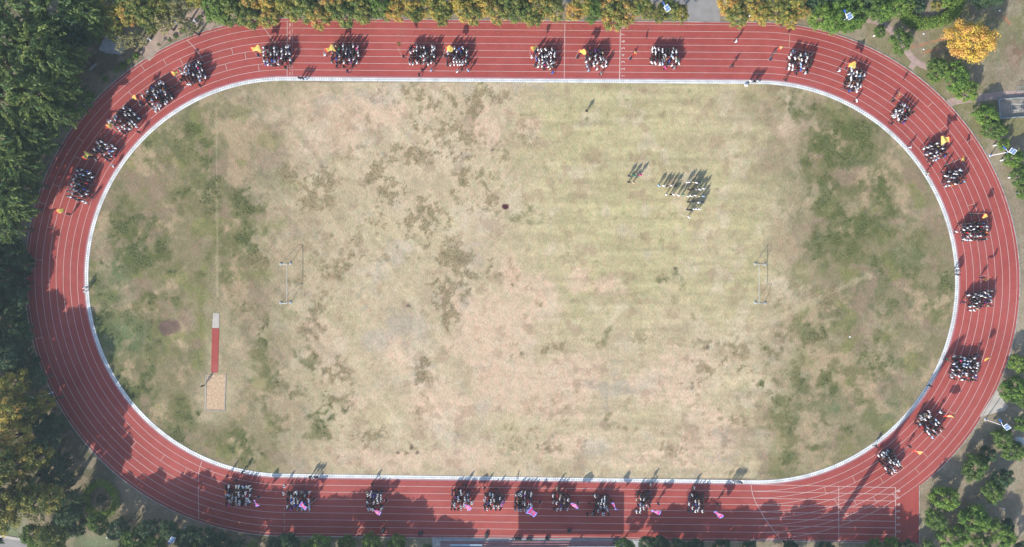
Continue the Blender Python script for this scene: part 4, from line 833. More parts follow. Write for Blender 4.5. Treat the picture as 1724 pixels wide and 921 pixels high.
# box, dome, court, rack
def bevel_box(name, u, v, d, m_, label, cat, rz=0, z=0.0):
    bm_ = bmesh.new(); bmesh.ops.create_cube(bm_, size=1); bmesh.ops.scale(bm_, vec=d, verts=bm_.verts); bmesh.ops.translate(bm_, vec=(0, 0, d[2] / 2), verts=bm_.verts)
    bmesh.ops.bevel(bm_, geom=list(bm_.edges), offset=min(d) * .15, segments=2, affect='EDGES'); me = bpy.data.meshes.new(name); bm_.to_mesh(me); bm_.free(); me.materials.append(m_)
    o = bpy.data.objects.new(name, me); C.objects.link(o); o.location = P(u, v) + Vector((0, 0, z)); o.rotation_euler.z = rz; tag(o, label, cat); return o
cb = bevel_box('cool_box', 1255.8, 143.6, (.62, .42, .4), M['white'], 'white cool box on the grass beside the gutter, upper right', 'cool box')
m = MB(); m.box((0, 0, .425), (.5, .3, .04)); m.build('lid', M['dull_white'], cb)
bm_ = bmesh.new(); bmesh.ops.create_uvsphere(bm_, u_segments=24, v_segments=12, radius=1.02)
bmesh.ops.bisect_plane(bm_, geom=bm_.verts[:] + bm_.edges[:] + bm_.faces[:], plane_co=(0, 0, 0), plane_no=(0, 0, 1), clear_inner=True)
me = bpy.data.meshes.new('dome'); bm_.to_mesh(me); bm_.free(); me.materials.append(M['dull_white']); me.polygons.foreach_set('use_smooth', [True] * len(me.polygons))
dm = bpy.data.objects.new('parasol_dome', me); C.objects.link(dm); q = P(1715, 744, 1.9); dm.location = (q.x, q.y, 1.9); dm.scale = (1, 1, .5)
m = MB(); m.tube((0, 0, -3.8), (0, 0, 0), .05); m.build('pole', M['greymetal'], dm); tag(dm, 'round white parasol among the trees at the lower right edge', 'parasol')
cp = P(1702, 184); ctt = empty('fenced_court', (cp.x, cp.y, 0))
def cr_(u, v, z=0): q = P(u, v); return Vector((q.x - cp.x, q.y - cp.y, z))
m = MB(); m.quad(cr_(1681.5, 199.5, .02), cr_(1760, 194, .02), cr_(1757, 163, .02), cr_(1679, 168, .02)); m.build('floor', mat('court_earth', (.27, .24, .20), .9, .2, 1.0), ctt)
m = MB()
for a, b in (((1681, 200), (1760, 194.5)), ((1681, 200), (1678.5, 168)), ((1678.5, 168), (1758, 162.5))):
    A_, B_ = cr_(*a), cr_(*b); d = B_ - A_; mid = (A_ + B_) / 2; m.box((mid.x, mid.y, .3), (d.length, .16, .6), math.atan2(d.y, d.x))
m.build('low_wall', M['greymetal'], ctt); tag(ctt, 'low walled grey court at the right edge beside the brick path', 'court')
rk = empty('bike_rack', P(1714, 181.5)); m = MB()
for i in range(9): m.tube((-1.6 + i * .4, -.55, .05), (-1.6 + i * .4, .55, .05), .03, n=5); m.tube((-1.6 + i * .4, -.55, .05), (-1.6 + i * .4, -.55, .7), .03, n=5); m.tube((-1.6 + i * .4, .55, .05), (-1.6 + i * .4, .55, .7), .03, n=5)
m.build('hoops', M['dull_white'], rk); m = MB(); m.tube((-1.7, -.55, .7), (1.7, -.55, .7), .035); m.tube((-1.7, .55, .7), (1.7, .55, .7), .035); m.build('rails', M['dull_white'], rk); tag(rk, 'pale metal rack standing inside the low walled court', 'rack')
rk = empty('bike_rack', P(1722, 151)); m = MB()
for i in range(6): m.tube((-1.2 + i * .4, -.45, .05), (-1.2 + i * .4, .45, .05), .03, n=5); m.tube((-1.2 + i * .4, -.45, .05), (-1.2 + i * .4, -.45, .8), .03, n=5); m.tube((-1.2 + i * .4, .45, .05), (-1.2 + i * .4, .45, .8), .03, n=5)
m.build('hoops', M['greymetal'], rk); m = MB(); m.tube((-1.3, -.45, .8), (1.2, -.45, .8), .035); m.tube((-1.3, .45, .8), (1.2, .45, .8), .035); m.build('rails', M['greymetal'], rk); tag(rk, 'dark metal rack on the grass above the brick path', 'rack')
# park bench like white frame at the upper left
bp_ = P(298, 38); r = empty('notice_board', bp_, -.6); m = MB(); m.box((0, 0, 1.1), (1.1, .3, .5)); m.build('panel', M['white'], r); m = MB(); m.tube((-.45, 0, 0), (-.45, 0, .9), .04); m.tube((.45, 0, 0), (.45, 0, .9), .04); m.build('leg', M['blue'], r); tag(r, 'small white board on blue legs beside the upper left path', 'notice board')
mb = MB(); mb.tube(P(172.5, 72, .25), P(178.5, 90.5, .25), .06); 
for t in (0, .5, 1): a = P(172.5 + 6 * t, 72 + 18.5 * t); mb.tube(a, a + Vector((0, 0, .25)), .05)
tag(mb.build('low_rail', M['greymetal']), 'low pale rail along the paved patch at upper left', 'rail')
bq = P(159, 113.5); r = empty('park_bench', bq, .72); m = MB(); m.box((0, 0, .45), (1.7, .45, .06)); m.build('seat', M['greymetal'], r)
for s in (-1, 1): m = MB(); m.box((s * .7, 0, .21), (.08, .4, .42)); m.build('leg', M['dark'], r)
tag(r, 'pale grey bench in the shade of the upper left wood', 'bench')

# ------------------------------------------------------------------ people
def skin_mesh(verts, edges, root=0, sub=1):
    me = bpy.data.meshes.new('tmp'); me.from_pydata([v[0] for v in verts], edges, []); ob = bpy.data.objects.new('tmp', me); C.objects.link(ob)
    ob.modifiers.new('s', 'SKIN'); sm = ob.modifiers.new('u', 'SUBSURF'); sm.levels = sub
    for i, v in enumerate(verts): d = me.skin_vertices[0].data[i]; d.radius = v[1]; d.use_root = (i == root)
    bpy.context.view_layer.update(); ev = ob.evaluated_get(bpy.context.evaluated_depsgraph_get())
    out = bpy.data.meshes.new_from_object(ev); bpy.data.objects.remove(ob); return out
def person_parts(pose):
    s = {'walk': .16, 'walk2': -.16, 'stand': 0.02, 'bearer': .05, 'photo': .03}[pose]
    V = [((0, 0, .93), (.13, .10)), ((0, 0, 1.12), (.115, .085)), ((0, 0, 1.32), (.145, .095)), ((0, 0, 1.45), (.05, .05)), ((0, .015, 1.53), (.07, .08)), ((0, .02, 1.61), (.078, .09)), ((0, .015, 1.67), (.05, .06))]
    E = [(0, 1), (1, 2), (2, 3), (3, 4), (4, 5), (5, 6)]
    for sx in (-1, 1):
        k = s * sx; i = len(V)
        V += [((sx * .09, 0, .86), (.095, .10)), ((sx * .1, k * .8 + .03, .48), (.07, .075)), ((sx * .1, k * 1.5 - (.12 if k < 0 else 0), .09 + (.05 if k < -.1 else 0)), (.038, .045)), ((sx * .105, k * 1.5 + .15 - (.12 if k < 0 else 0), .04), (.04, .03))]
        E += [(0, i), (i, i + 1), (i + 1, i + 2), (i + 2, i + 3)]
        i = len(V); 
        if pose == 'bearer': el, wr, hd = (sx * .24, .10, 1.14), (sx * .08, .30, 1.12 + .14 * sx), (sx * .02, .34, 1.14 + .14 * sx)
        elif pose == 'photo': el, wr, hd = (sx * .24, .18, 1.26), (sx * .08, .30, 1.48), (sx * .04, .33, 1.55)
        else: el, wr, hd = (sx * .23, -k * .4 - .02, 1.13), (sx * .23, -k * 1.3 + .07, .90), (sx * .22, -k * 1.5 + .10, .80)
        V += [((sx * .175, 0, 1.38), (.058, .06)), (el, (.043, .043)), (wr, (.03, .03)), (hd, (.035, .02))]
        E += [(2, i), (i, i + 1), (i + 1, i + 2), (i + 2, i + 3)]
        # thumb
        j = len(V); V.append(((hd[0] - sx * .03, hd[1] + .04, hd[2] + .03), (.012, .012))); E.append((i + 3, j))
    j = len(V); V.append(((0, .125, 1.60), (.012, .012))); E.append((5, j))   # nose
    body = skin_mesh(V, E)
    # jacket over torso and arms
    JV = [((0, -.01, .84), (.20, .17)), ((0, -.015, 1.12), (.19, .165)), ((0, -.02, 1.34), (.205, .165)), ((0, -.01, 1.45), (.12, .11))]; JE = [(0, 1), (1, 2), (2, 3)]
    for sx in (-1, 1):
        k = s * sx; i = len(JV)
        if pose == 'bearer': el, wr = (sx * .24, .10, 1.14), (sx * .09, .28, 1.12 + .14 * sx)
        elif pose == 'photo': el, wr = (sx * .24, .18, 1.26), (sx * .09, .28, 1.45)
        else: el, wr = (sx * .23, -k * .4 - .02, 1.13), (sx * .23, -k * 1.2 + .06, .93)
        JV += [((sx * .19, 0, 1.385), (.10, .10)), (el, (.082, .082)), (wr, (.06, .06))]; JE += [(2, i), (i, i + 1), (i + 1, i + 2)]
    jacket = skin_mesh(JV, JE)
    bm_ = bmesh.new(); bmesh.ops.create_uvsphere(bm_, u_segments=10, v_segments=7, radius=.118)
    for v in bm_.verts: v.co = Vector((v.co.x * .92, v.co.y * 1.02, v.co.z * .98))
    bmesh.ops.bisect_plane(bm_, geom=bm_.verts[:] + bm_.edges[:] + bm_.faces[:], plane_co=(0, .02, -.02), plane_no=(0, -.75, .66), clear_inner=True)
    bmesh.ops.translate(bm_, vec=(0, .01, 1.635), verts=bm_.verts)
    hair = bpy.data.meshes.new('hair'); bm_.to_mesh(hair); bm_.free()
    mi = []
    for p in body.polygons:
        c_ = p.center
        if c_.z > 1.42 or (c_.z < 1.6 and (abs(c_.x) > .1 or c_.y > .2) and pose in ('bearer', 'photo') and c_.y > .26) or (pose not in ('bearer', 'photo') and abs(c_.x) > .17 and c_.z < .92 and c_.z > .7): mi.append(0)
        elif c_.z < .085: mi.append(2)
        else: mi.append(1)
        if 1.61 < c_.z < 1.64 and c_.y > .085 and abs(c_.x) > .02: mi[-1] = 2    # eyes
    return body, jacket, hair, mi
SKIN = mat('skin', (0.42, 0.26, 0.18), .6)
TRO = {'navy': mat('navy_trousers', (0.016, 0.022, 0.045), .85), 'black': mat('black_trousers', (0.012, 0.012, 0.014), .85), 'grey': mat('grey_trousers', (0.11, 0.11, 0.12), .85)}
SHOE = mat('white_shoes', (0.55, 0.55, 0.55), .5); HAIR = mat('black_hair', (0.010, 0.008, 0.008), .5)
JK = {'white': (0.82, 0.83, 0.86), 'black': (0.014, 0.015, 0.020), 'navy': (0.018, 0.028, 0.075), 'grey': (0.24, 0.26, 0.28), 'pale blue': (0.34, 0.48, 0.66), 'blue': (0.03, 0.10, 0.5), 'red': (0.45, 0.02, 0.04), 'pink': (0.65, 0.05, 0.25), 'beige': (0.48, 0.40, 0.28), 'orange': (0.7, 0.2, 0.03), 'green': (0.03, 0.25, 0.14), 'purple': (0.16, 0.03, 0.3)}
JM = {k: mat(k.replace(' ', '_') + '_jacket', v, .8, .06, 3) for k, v in JK.items()}
POSES = {}
for pz in ('walk', 'walk2', 'stand', 'bearer', 'photo'):
    b_, j_, h_, mi_ = person_parts(pz)
    vr = {}
    for tk, tm in TRO.items():
        c_ = b_.copy(); c_.materials.clear()
        for m_ in (SKIN, tm, SHOE): c_.materials.append(m_)
        c_.polygons.foreach_set('material_index', mi_); c_.polygons.foreach_set('use_smooth', [True] * len(mi_)); c_.name = 'person_body'; vr[tk] = c_
    j_.materials.clear(); j_.materials.append(JM['white']); j_.polygons.foreach_set('use_smooth', [True] * len(j_.polygons)); h_.materials.append(HAIR); j_.name = 'jacket'
    POSES[pz] = (vr, j_, h_)
def person(x, y, rz, pose, col, tro, label, group=None, sc=1.0, z=.015):
    vr, j_, h_ = POSES[pose]
    o = bpy.data.objects.new('person', vr[tro]); C.objects.link(o); o.location = (x, y, z); o.rotation_euler = (0, 0, rz); o.scale = (sc,) * 3
    j = bpy.data.objects.new('jacket', j_); C.objects.link(j); j.parent = o; j.material_slots[0].link = 'OBJECT'; j.material_slots[0].material = JM[col]
    h = bpy.data.objects.new('hair', h_); C.objects.link(h); h.parent = o
    tag(o, label, 'person', group); return o
def colour():
    t = rnd.random()
    for p, c in ((.38, 'white'), (.69, 'black'), (.84, 'navy'), (.89, 'grey'), (.935, 'pale blue'), (.95, 'blue'), (.962, 'red'), (.967, 'pink'), (.988, 'beige'), (.992, 'orange'), (.996, 'purple'), (1.01, 'green')):
        if t < p: return c
HZ = 1.45
def at(u, v, z=HZ): q = P(u, v, z); return q.x, q.y
def travel(u, v):
    """direction in which the parade moves (world angle)"""
    if u < LC[0]: a = math.atan2(LC[1] - v, u - LC[0]); return a + math.pi / 2
    if u > RC[0]: a = math.atan2(RC[1] - v, u - RC[0]); return a + math.pi / 2
    return math.pi - .01 if v < 470 else -.01
# blocks: centre u,v, length along travel, width across (px), ranks, files, name, skew, drop (missing share), rotation tweak
BL = [(465, 93, 50, 33, 8, 6, 'the leftmost top-straight block', 0, 0, 0), (580, 90, 48, 33, 8, 6, 'the second top-straight block', 0, 0, 0), (711, 92, 48, 32, 8, 6, 'the third top-straight block', 0, 0, 0), (769, 94, 37, 33, 7, 6, 'the fourth top-straight block', 0, .05, 0),
      (918, 97, 37, 32, 7, 6, 'the fifth top-straight block', 0, .03, 0), (1001, 96, 36, 33, 6, 6, 'the sixth top-straight block', .1, .08, 0), (1119, 94, 46, 29, 8, 6, 'the seventh top-straight block', 0, .03, 0), (1348, 103, 40, 34, 6, 6, 'the block entering the top right bend', 0, 0, 0),
      (1440, 133, 27, 40, 5, 8, 'the second right-bend block', 0, .06, .1), (1521, 190, 28, 28, 5, 6, 'the third right-bend block', 0, .05, .1), (1578, 254, 30, 36, 5, 7, 'the fourth right-bend block', 0, .05, -.25), (1608, 299, 27, 36, 5, 7, 'the fifth right-bend block', 0, .04, -.3),
      (1644, 389, 32, 44, 6, 8, 'the sixth right-bend block', 0, .04, -.2), (1653, 505, 30, 40, 6, 8, 'the seventh right-bend block', .1, .1, .1), (1626.5, 621, 42, 46, 8, 8, 'the eighth right-bend block', 0, .04, .3), (1568, 715, 28, 42, 6, 7, 'the ninth right-bend block', 0, .06, -.15), (1500, 778, 27, 42, 6, 7, 'the lowest right-bend block', 0, .08, -.1),
      (1172, 847, 29, 33, 5, 6, 'the rightmost bottom block', 0, .05, 0), (1084, 847, 26, 37, 5, 7, 'the second bottom-right block', 0, .1, 0), (1013, 852, 26, 36, 5, 6, 'the third bottom-right block', 0, .02, 0), (944, 844, 30, 34, 5, 6, 'the fourth bottom-right block', 0, .12, 0), (881, 845, 32, 35, 6, 7, 'the fifth bottom-right block', 0, .05, 0),
      (829, 846, 30, 29, 6, 6, 'the fifth bottom-left block', 0, .02, 0), (774, 843, 33, 36, 6, 7, 'the fourth bottom-left block', 0, .08, 0), (629, 844, 29, 34, 5, 6, 'the third bottom-left block', 0, .05, 0), (501, 844, 42, 34, 7, 6, 'the second bottom-left block', 0, .05, 0), (399, 835, 46, 36, 8, 7, 'the leftmost bottom block', 0, .04, .2),
      (324, 122, 39, 34, 7, 6, 'the upper left-bend block', 0, .03, 0), (264, 161, 44, 38, 8, 7, 'the second left-bend block', 0, .04, 0), (209, 201, 42, 36, 7, 7, 'the third left-bend block', 0, .03, 0), (173, 253, 27, 36, 5, 6, 'the fourth left-bend block', 0, .03, .1), (134, 311, 54, 32, 9, 6, 'the lowest left-bend block', 0, .02, .05)]
singles = []   # u, v, colour, trousers, pose, heading(None=travel), label
def S(u, v, col, lbl, pose='walk', hd=None, tro='navy', grp=None): singles.append((u, v, col, lbl, pose, hd, tro, grp))
STW = 'people walking beside the blocks'
for u, v, c, l in ((480, 113, 'black', 'person in black below right of the leftmost top-straight block'), (566, 111, 'black', 'person in black below the left side of the second top-straight block'), (578, 111.5, 'black', 'person in black in the middle below the second top-straight block'), (593, 110, 'black', 'person in black below the right side of the second top-straight block'), (584, 119, 'navy', 'person in navy lowest below the second top-straight block'),
    (710, 116.5, 'black', 'person in black just below the third top-straight block'), (726, 116.5, 'pale blue', 'person in pale blue below the third top-straight block'), (705, 125, 'black', 'person in black farthest below the third top-straight block'), (770, 118.6, 'white', 'person in white below the fourth top-straight block'), (778, 116, 'black', 'person in black below the fourth top-straight block'), (788, 117.6, 'pale blue', 'person in pale blue below the fourth top-straight block'), (788, 105, 'black', 'person in black at the lower right corner of the fourth top-straight block'),
    (916, 114.5, 'black', 'person in black below the middle of the fifth top-straight block'), (926.5, 113.5, 'beige', 'person in beige below the fifth top-straight block'), (930.6, 120.6, 'blue', 'person in blue below the fifth top-straight block'), (991.5, 116.5, 'pale blue', 'person in pale blue below the sixth top-straight block'), (1006, 114.5, 'white', 'person in white below the sixth top-straight block'), (1012.5, 122.7, 'grey', 'person in grey lowest below the sixth top-straight block'), (1021, 103, 'white', 'person in white right of the sixth top-straight block'), (1021, 109, 'white', 'person in white at the lower right of the sixth top-straight block'), (1014, 103, 'grey', 'person in grey at the right side of the sixth top-straight block'),
    (1121, 113.5, 'pink', 'person in pink below the seventh top-straight block'), (1136, 113, 'grey', 'person in grey below the seventh top-straight block'), (1143.5, 106, 'white', 'person in white at the lower right of the seventh top-straight block'), (1142, 100, 'green', 'person in green at the right end of the seventh top-straight block'), (1240.7, 68, 'white', 'person in white walking alone in the outer lanes, top right'), (1234, 110, 'black', 'person in black walking alone in lane two, top right'), (1325, 133, 'black', 'person in black near the gutter below the first bend block'),
    (1343, 122, 'black', 'person in black directly below the first bend block'), (1414.8, 117.6, 'white', 'person in white left of the second right-bend block'), (1444, 169, 'white', 'person in white below the second right-bend block'), (1503, 207, 'black', 'person in black at the lower left of the third right-bend block'), (1535, 247, 'white', 'person in white near the gutter beside the fourth right-bend block'), (1565, 291, 'beige', 'person in beige at the gutter below the fourth right-bend block'), (1613, 390, 'white', 'person in white left of the sixth right-bend block'), (1624.6, 509, 'navy', 'person in navy left of the seventh right-bend block'), (1633, 497, 'white', 'person in white at the upper left of the seventh right-bend block'),
    (1596.8, 605.7, 'green', 'person in dark green left of the eighth right-bend block'), (1568, 650, 'black', 'person in black at the gutter below the eighth right-bend block'), (1552, 700.6, 'grey', 'person in grey at the upper left of the ninth right-bend block'), (1545, 714, 'black', 'person in black at the left of the ninth right-bend block'), (1477, 752.7, 'black', 'person in black at the gutter above the lowest right-bend block'),
    (1170, 822, 'grey', 'person in grey above the rightmost bottom block'), (1096.3, 816, 'grey', 'person in grey above the second bottom block from the right'), (938, 822.8, 'beige', 'person in beige with arms out above the fourth bottom block from the right'), (989.4, 867, 'black', 'person in black at the lower left of the third bottom block from the right'), (997.6, 866, 'grey', 'person in grey at the lower left of the third bottom block from the right'), (993, 850, 'black', 'person in black left of the third bottom block from the right'),
    (815.5, 822.8, 'black', 'person in black above the fifth bottom block from the left'), (836, 826.5, 'black', 'second person in black above the fifth bottom block from the left, right of the other'), (783.5, 818.7, 'black', 'person in black above the fourth bottom block from the left'), (626, 816.6, 'black', 'person in black above the third bottom block from the left'), (477.8, 819, 'white', 'person in white above the second bottom block from the left'), (477, 831.7, 'white', 'person in white at the upper left of the second bottom block from the left'), (396, 811, 'black', 'person in black directly above the leftmost bottom block'), (381, 803, 'black', 'person in black alone above left of the leftmost bottom block'), (407, 796.5, 'navy', 'person in navy at the gutter above the leftmost bottom block'), (334, 814.5, 'red', 'person in dark red on the long cross line, lower left'),
    (335, 143, 'black', 'person in black below the upper left-bend block'), (291, 146, 'black', 'person in black at the upper right of the second left-bend block'), (288, 163, 'white', 'person in white right of the second left-bend block'), (228, 212.6, 'white', 'person in white right of the third left-bend block'), (232, 222, 'black', 'person in black right below the third left-bend block'), (159, 267.7, 'grey', 'person in grey at the lower left of the fourth left-bend block'), (188, 278.6, 'white', 'person in white near the gutter below the fourth left-bend block'), (190, 262, 'red', 'person in red at the lower right of the fourth left-bend block'),
    (151.6, 331.6, 'black', 'person in black right of the lowest left-bend block'), (143, 341, 'white', 'person in white at the lower right of the lowest left-bend block'), (181.5, 204, 'white', 'person in white at the left of the third left-bend block')):
    S(u, v, c, l, 'walk' if rnd.random() < .5 else 'walk2', grp=STW)
CU = 'people standing at the inner kerb'
for u, v, c, l in ((503, 130, 'black', 'person in black, leftmost of three standing at the top gutter'), (508.5, 131, 'navy', 'person in navy, middle of three standing at the top gutter'), (514, 131, 'pale blue', 'person in pale blue, right of three standing at the top gutter'),
    (1264.5, 135.5, 'white', 'person in white, leftmost of five standing at the upper right gutter'), (1268.5, 135, 'navy', 'person in navy, second of five at the upper right gutter'), (1272.5, 136, 'black', 'person in black, middle of five at the upper right gutter'), (1276, 135.5, 'white', 'person in white, fourth of five at the upper right gutter'), (1280, 135, 'navy', 'person in navy, right end of five at the upper right gutter'),
    (1614.5, 451.5, 'white', 'person in white, top of three standing at the right gutter'), (1616, 456.5, 'grey', 'person in grey, middle of three standing at the right gutter'), (1615.5, 462.5, 'black', 'person in black, lowest of three standing at the right gutter'),
    (1236.6, 812, 'white', 'person in white, left end of four at the lower gutter'), (1240.5, 813, 'white', 'person in white, second of four at the lower gutter'), (1244.5, 812.5, 'pale blue', 'person in pale blue, third of four at the lower gutter'), (1248.5, 813, 'navy', 'person in navy, right end of four at the lower gutter'),
    (521.5, 804, 'navy', 'person in navy, left of three at the lower left gutter'), (526.6, 805, 'white', 'person in white, middle of three at the lower left gutter'), (532, 804.5, 'navy', 'person in navy, right of three at the lower left gutter'),
    (140.5, 484, 'white', 'upper of two people in white standing at the left gutter'), (140.5, 490.5, 'white', 'lower of two people in white standing at the left gutter')):
    S(u, v, c, l, 'stand', rnd.uniform(1.2, 2.0) if v > 400 else rnd.uniform(1.2, 2.0), grp=CU)
S(988, 186, 'black', 'person in black standing alone on the upper infield', 'stand', 1.0)
S(339.5, 650.5, 'black', 'person in black standing left of the sand pit', 'stand', -1.4)
FG = 'people gathered on the infield'
fl = [(1059.7, 295.9, 'navy', 'person in navy, upper left of the five standing apart on the infield'), (1068.5, 295.4, 'green', 'person in dark green, top middle of the five standing apart on the infield'), (1078.9, 294.2, 'pink', 'person in pink, upper right of the five standing apart on the infield'), (1059.4, 306.4, 'black', 'person in black, lower left of the five standing apart on the infield'), (1066.8, 307.4, 'beige', 'person in beige, lower right of the five standing apart on the infield')]
rows = [(312.7, (1109.7, 1118.5, 1123.5, 1131.7, 1138), ('pale blue', 'white', 'navy', 'white', 'black'), 'the upper row of the left infield cluster'), (328, (1123, 1130, 1134.5, 1142.7, 1150.5), ('white', 'black', 'white', 'white', 'green'), 'the lower row of the left infield cluster'), (306.9, (1158, 1161.5, 1168.6, 1173.3, 1177.9), ('white', 'white', 'beige', 'white', 'navy'), 'the top row of the right infield cluster'), (318, (1160.4, 1166.7, 1173, 1179, 1185.6), ('black', 'black', 'grey', 'white', 'white'), 'the second row of the right infield cluster'),
        (329.5, (1159.2, 1163.4, 1171.6, 1178.5, 1185), ('white', 'white', 'white', 'beige', 'pale blue'), 'the third row of the right infield cluster'), (340, (1160, 1167.5, 1177.4, 1183.5), ('black', 'navy', 'white', 'navy'), 'the fourth row of the right infield cluster'), (352.5, (1158.7, 1163.4, 1168.6, 1174, 1178.2), ('navy', 'black', 'white', 'white', 'white'), 'the bottom row of the right infield cluster')]
for v, us, cs, nm in rows:
    for i, (u, c) in enumerate(zip(us, cs)): fl.append((u, v + rnd.uniform(-1, 1), c, f'person in {c}, {ordn(i)} from left in {nm}'))
fl.append((1160.4, 365.5, 'white', 'person in white standing alone just below the right infield cluster'))
for u, v, c, l in fl: S(u, v, c, l, 'stand', rnd.uniform(-1.9, -1.2), 'black', FG)

# ---- flags: bearer (u,v), cloth centre (u,v), length m, apparent width m, angle deg (world) of its long side, kind, height
FL = [(434, 92, 430, 82, 1.9, .8, 8, 'y', 'the leftmost top-straight block'), (547, 91, 555, 82, 1.9, .75, 25, 'y', 'the second top-straight block'), (679, 94, 671.5, 74, 1.0, .8, 100, 'y', 'the third top-straight block'), (749, 93, 757, 81.5, 1.5, .9, 10, 'y', 'the fourth top-straight block'),
      (896, 95, 899, 80, 1.6, .9, 40, 'y', 'the fifth top-straight block'), (973, 95, 981, 86.5, 1.6, .4, -8, 'y', 'the sixth top-straight block'), (1062, 97.5, 1068, 90, 1.1, .5, 45, 'o', 'the seventh top-straight block'), (1299, 98.5, 1315, 80, 1.4, .6, 35, 'o', 'the block entering the top right bend'),
      (1428, 113, 1435, 109, 1.9, .8, 5, 'y', 'the second right-bend block'), (1506, 169, 1512, 163, 1.1, .4, 45, 'o', 'the third right-bend block'), (1590, 250, 1593, 235, 1.7, 1.3, 10, 'y', 'the fourth right-bend block'), (1597, 279, 1621.5, 267.5, 1.1, .7, 30, 'y', 'the fifth right-bend block'), (1639, 362, 1660, 364, 1.3, .9, -10, 'y', 'the sixth right-bend block'),
      (1656.6, 468, 1664, 468, 1.9, .6, 40, 'o', 'the seventh right-bend block'), (1647, 598, 1662.5, 604, 1.8, .7, 28, 'y', 'the eighth right-bend block'), (1584.5, 694.5, 1599, 700.5, 2.5, .5, 0, 'o', 'the ninth right-bend block'), (1533, 752.5, 1545, 761, 2.2, .5, -18, 'o', 'the lowest right-bend block'),
      (1208.7, 850, 1210, 866.5, 2.2, .6, -38, 'p', 'the rightmost bottom block'), (1108.7, 849, 1105, 862.5, 1.9, 1.0, -12, 'p', 'the second bottom-right block'), (1030, 846, 1034.5, 853, 1.9, .5, -65, 'p', 'the third bottom-right block'), (973, 847.5, 967.5, 851.7, 1.7, .6, -42, 'p', 'the fourth bottom-right block'), (909, 846.5, 896, 863, 1.9, 1.3, -35, 'p', 'the fifth bottom-right block'),
      (848, 840, 846, 848.5, 1.2, .6, 70, 'p', 'the fifth bottom-left block'), (794, 847, 787.5, 854, 1.6, .9, -40, 'p', 'the fourth bottom-left block'), (649.5, 843.5, 634.5, 862.5, 1.7, 1.0, -25, 'p', 'the third bottom-left block'), (526.7, 842.5, 510, 852.5, 1.7, 1.1, -35, 'p', 'the second bottom-left block'), (434, 838, 430.5, 847.5, 1.6, .7, -65, 'p', 'the leftmost bottom block'),
      (304, 134, 293.6, 122.5, 1.2, .8, 25, 'y', 'the upper left-bend block'), (236, 174, 225, 163.5, 1.1, .9, 0, 'y', 'the second left-bend block'), (187, 207, 184, 211, 1.2, .8, 40, 'y', 'the third left-bend block'), (150, 264, 144.5, 262, 1.5, .9, 60, 'y', 'the fourth left-bend block'), (113.5, 360, 101, 354, 1.6, .7, 45, 'y', 'the lowest left-bend block')]
def cloth_mat(name, c):
    m = mat(name, c, .6, .12, 2.5); n = m.node_tree; b = n.nodes['Principled BSDF']; o = [k for k in n.nodes if k.type == 'OUTPUT_MATERIAL'][0]
    t = n.nodes.new('ShaderNodeBsdfTranslucent'); n.links.new(b.inputs['Base Color'].links[0].from_socket, t.inputs['Color'])
    x = n.nodes.new('ShaderNodeMixShader'); x.inputs[0].default_value = .3; n.links.new(b.outputs[0], x.inputs[1]); n.links.new(t.outputs[0], x.inputs[2]); n.links.new(x.outputs[0], o.inputs[0]); return m
FM = {'y': [cloth_mat('yellow_cloth', (.66, .52, .16)), cloth_mat('flag_red_edge', (.75, .06, .03)), cloth_mat('flag_emblem_ochre', (.5, .42, .05))],
      'o': [cloth_mat('orange_cloth', (.75, .44, .17)), cloth_mat('flag_scarlet', (.75, .06, .03)), cloth_mat('flag_emblem_white', (.8, .6, .4))],
      'p': [cloth_mat('magenta_cloth', (.58, .05, .22)), cloth_mat('flag_blue_edge', (.28, .36, .9)), cloth_mat('flag_emblem_grey', (.45, .35, .45))]}
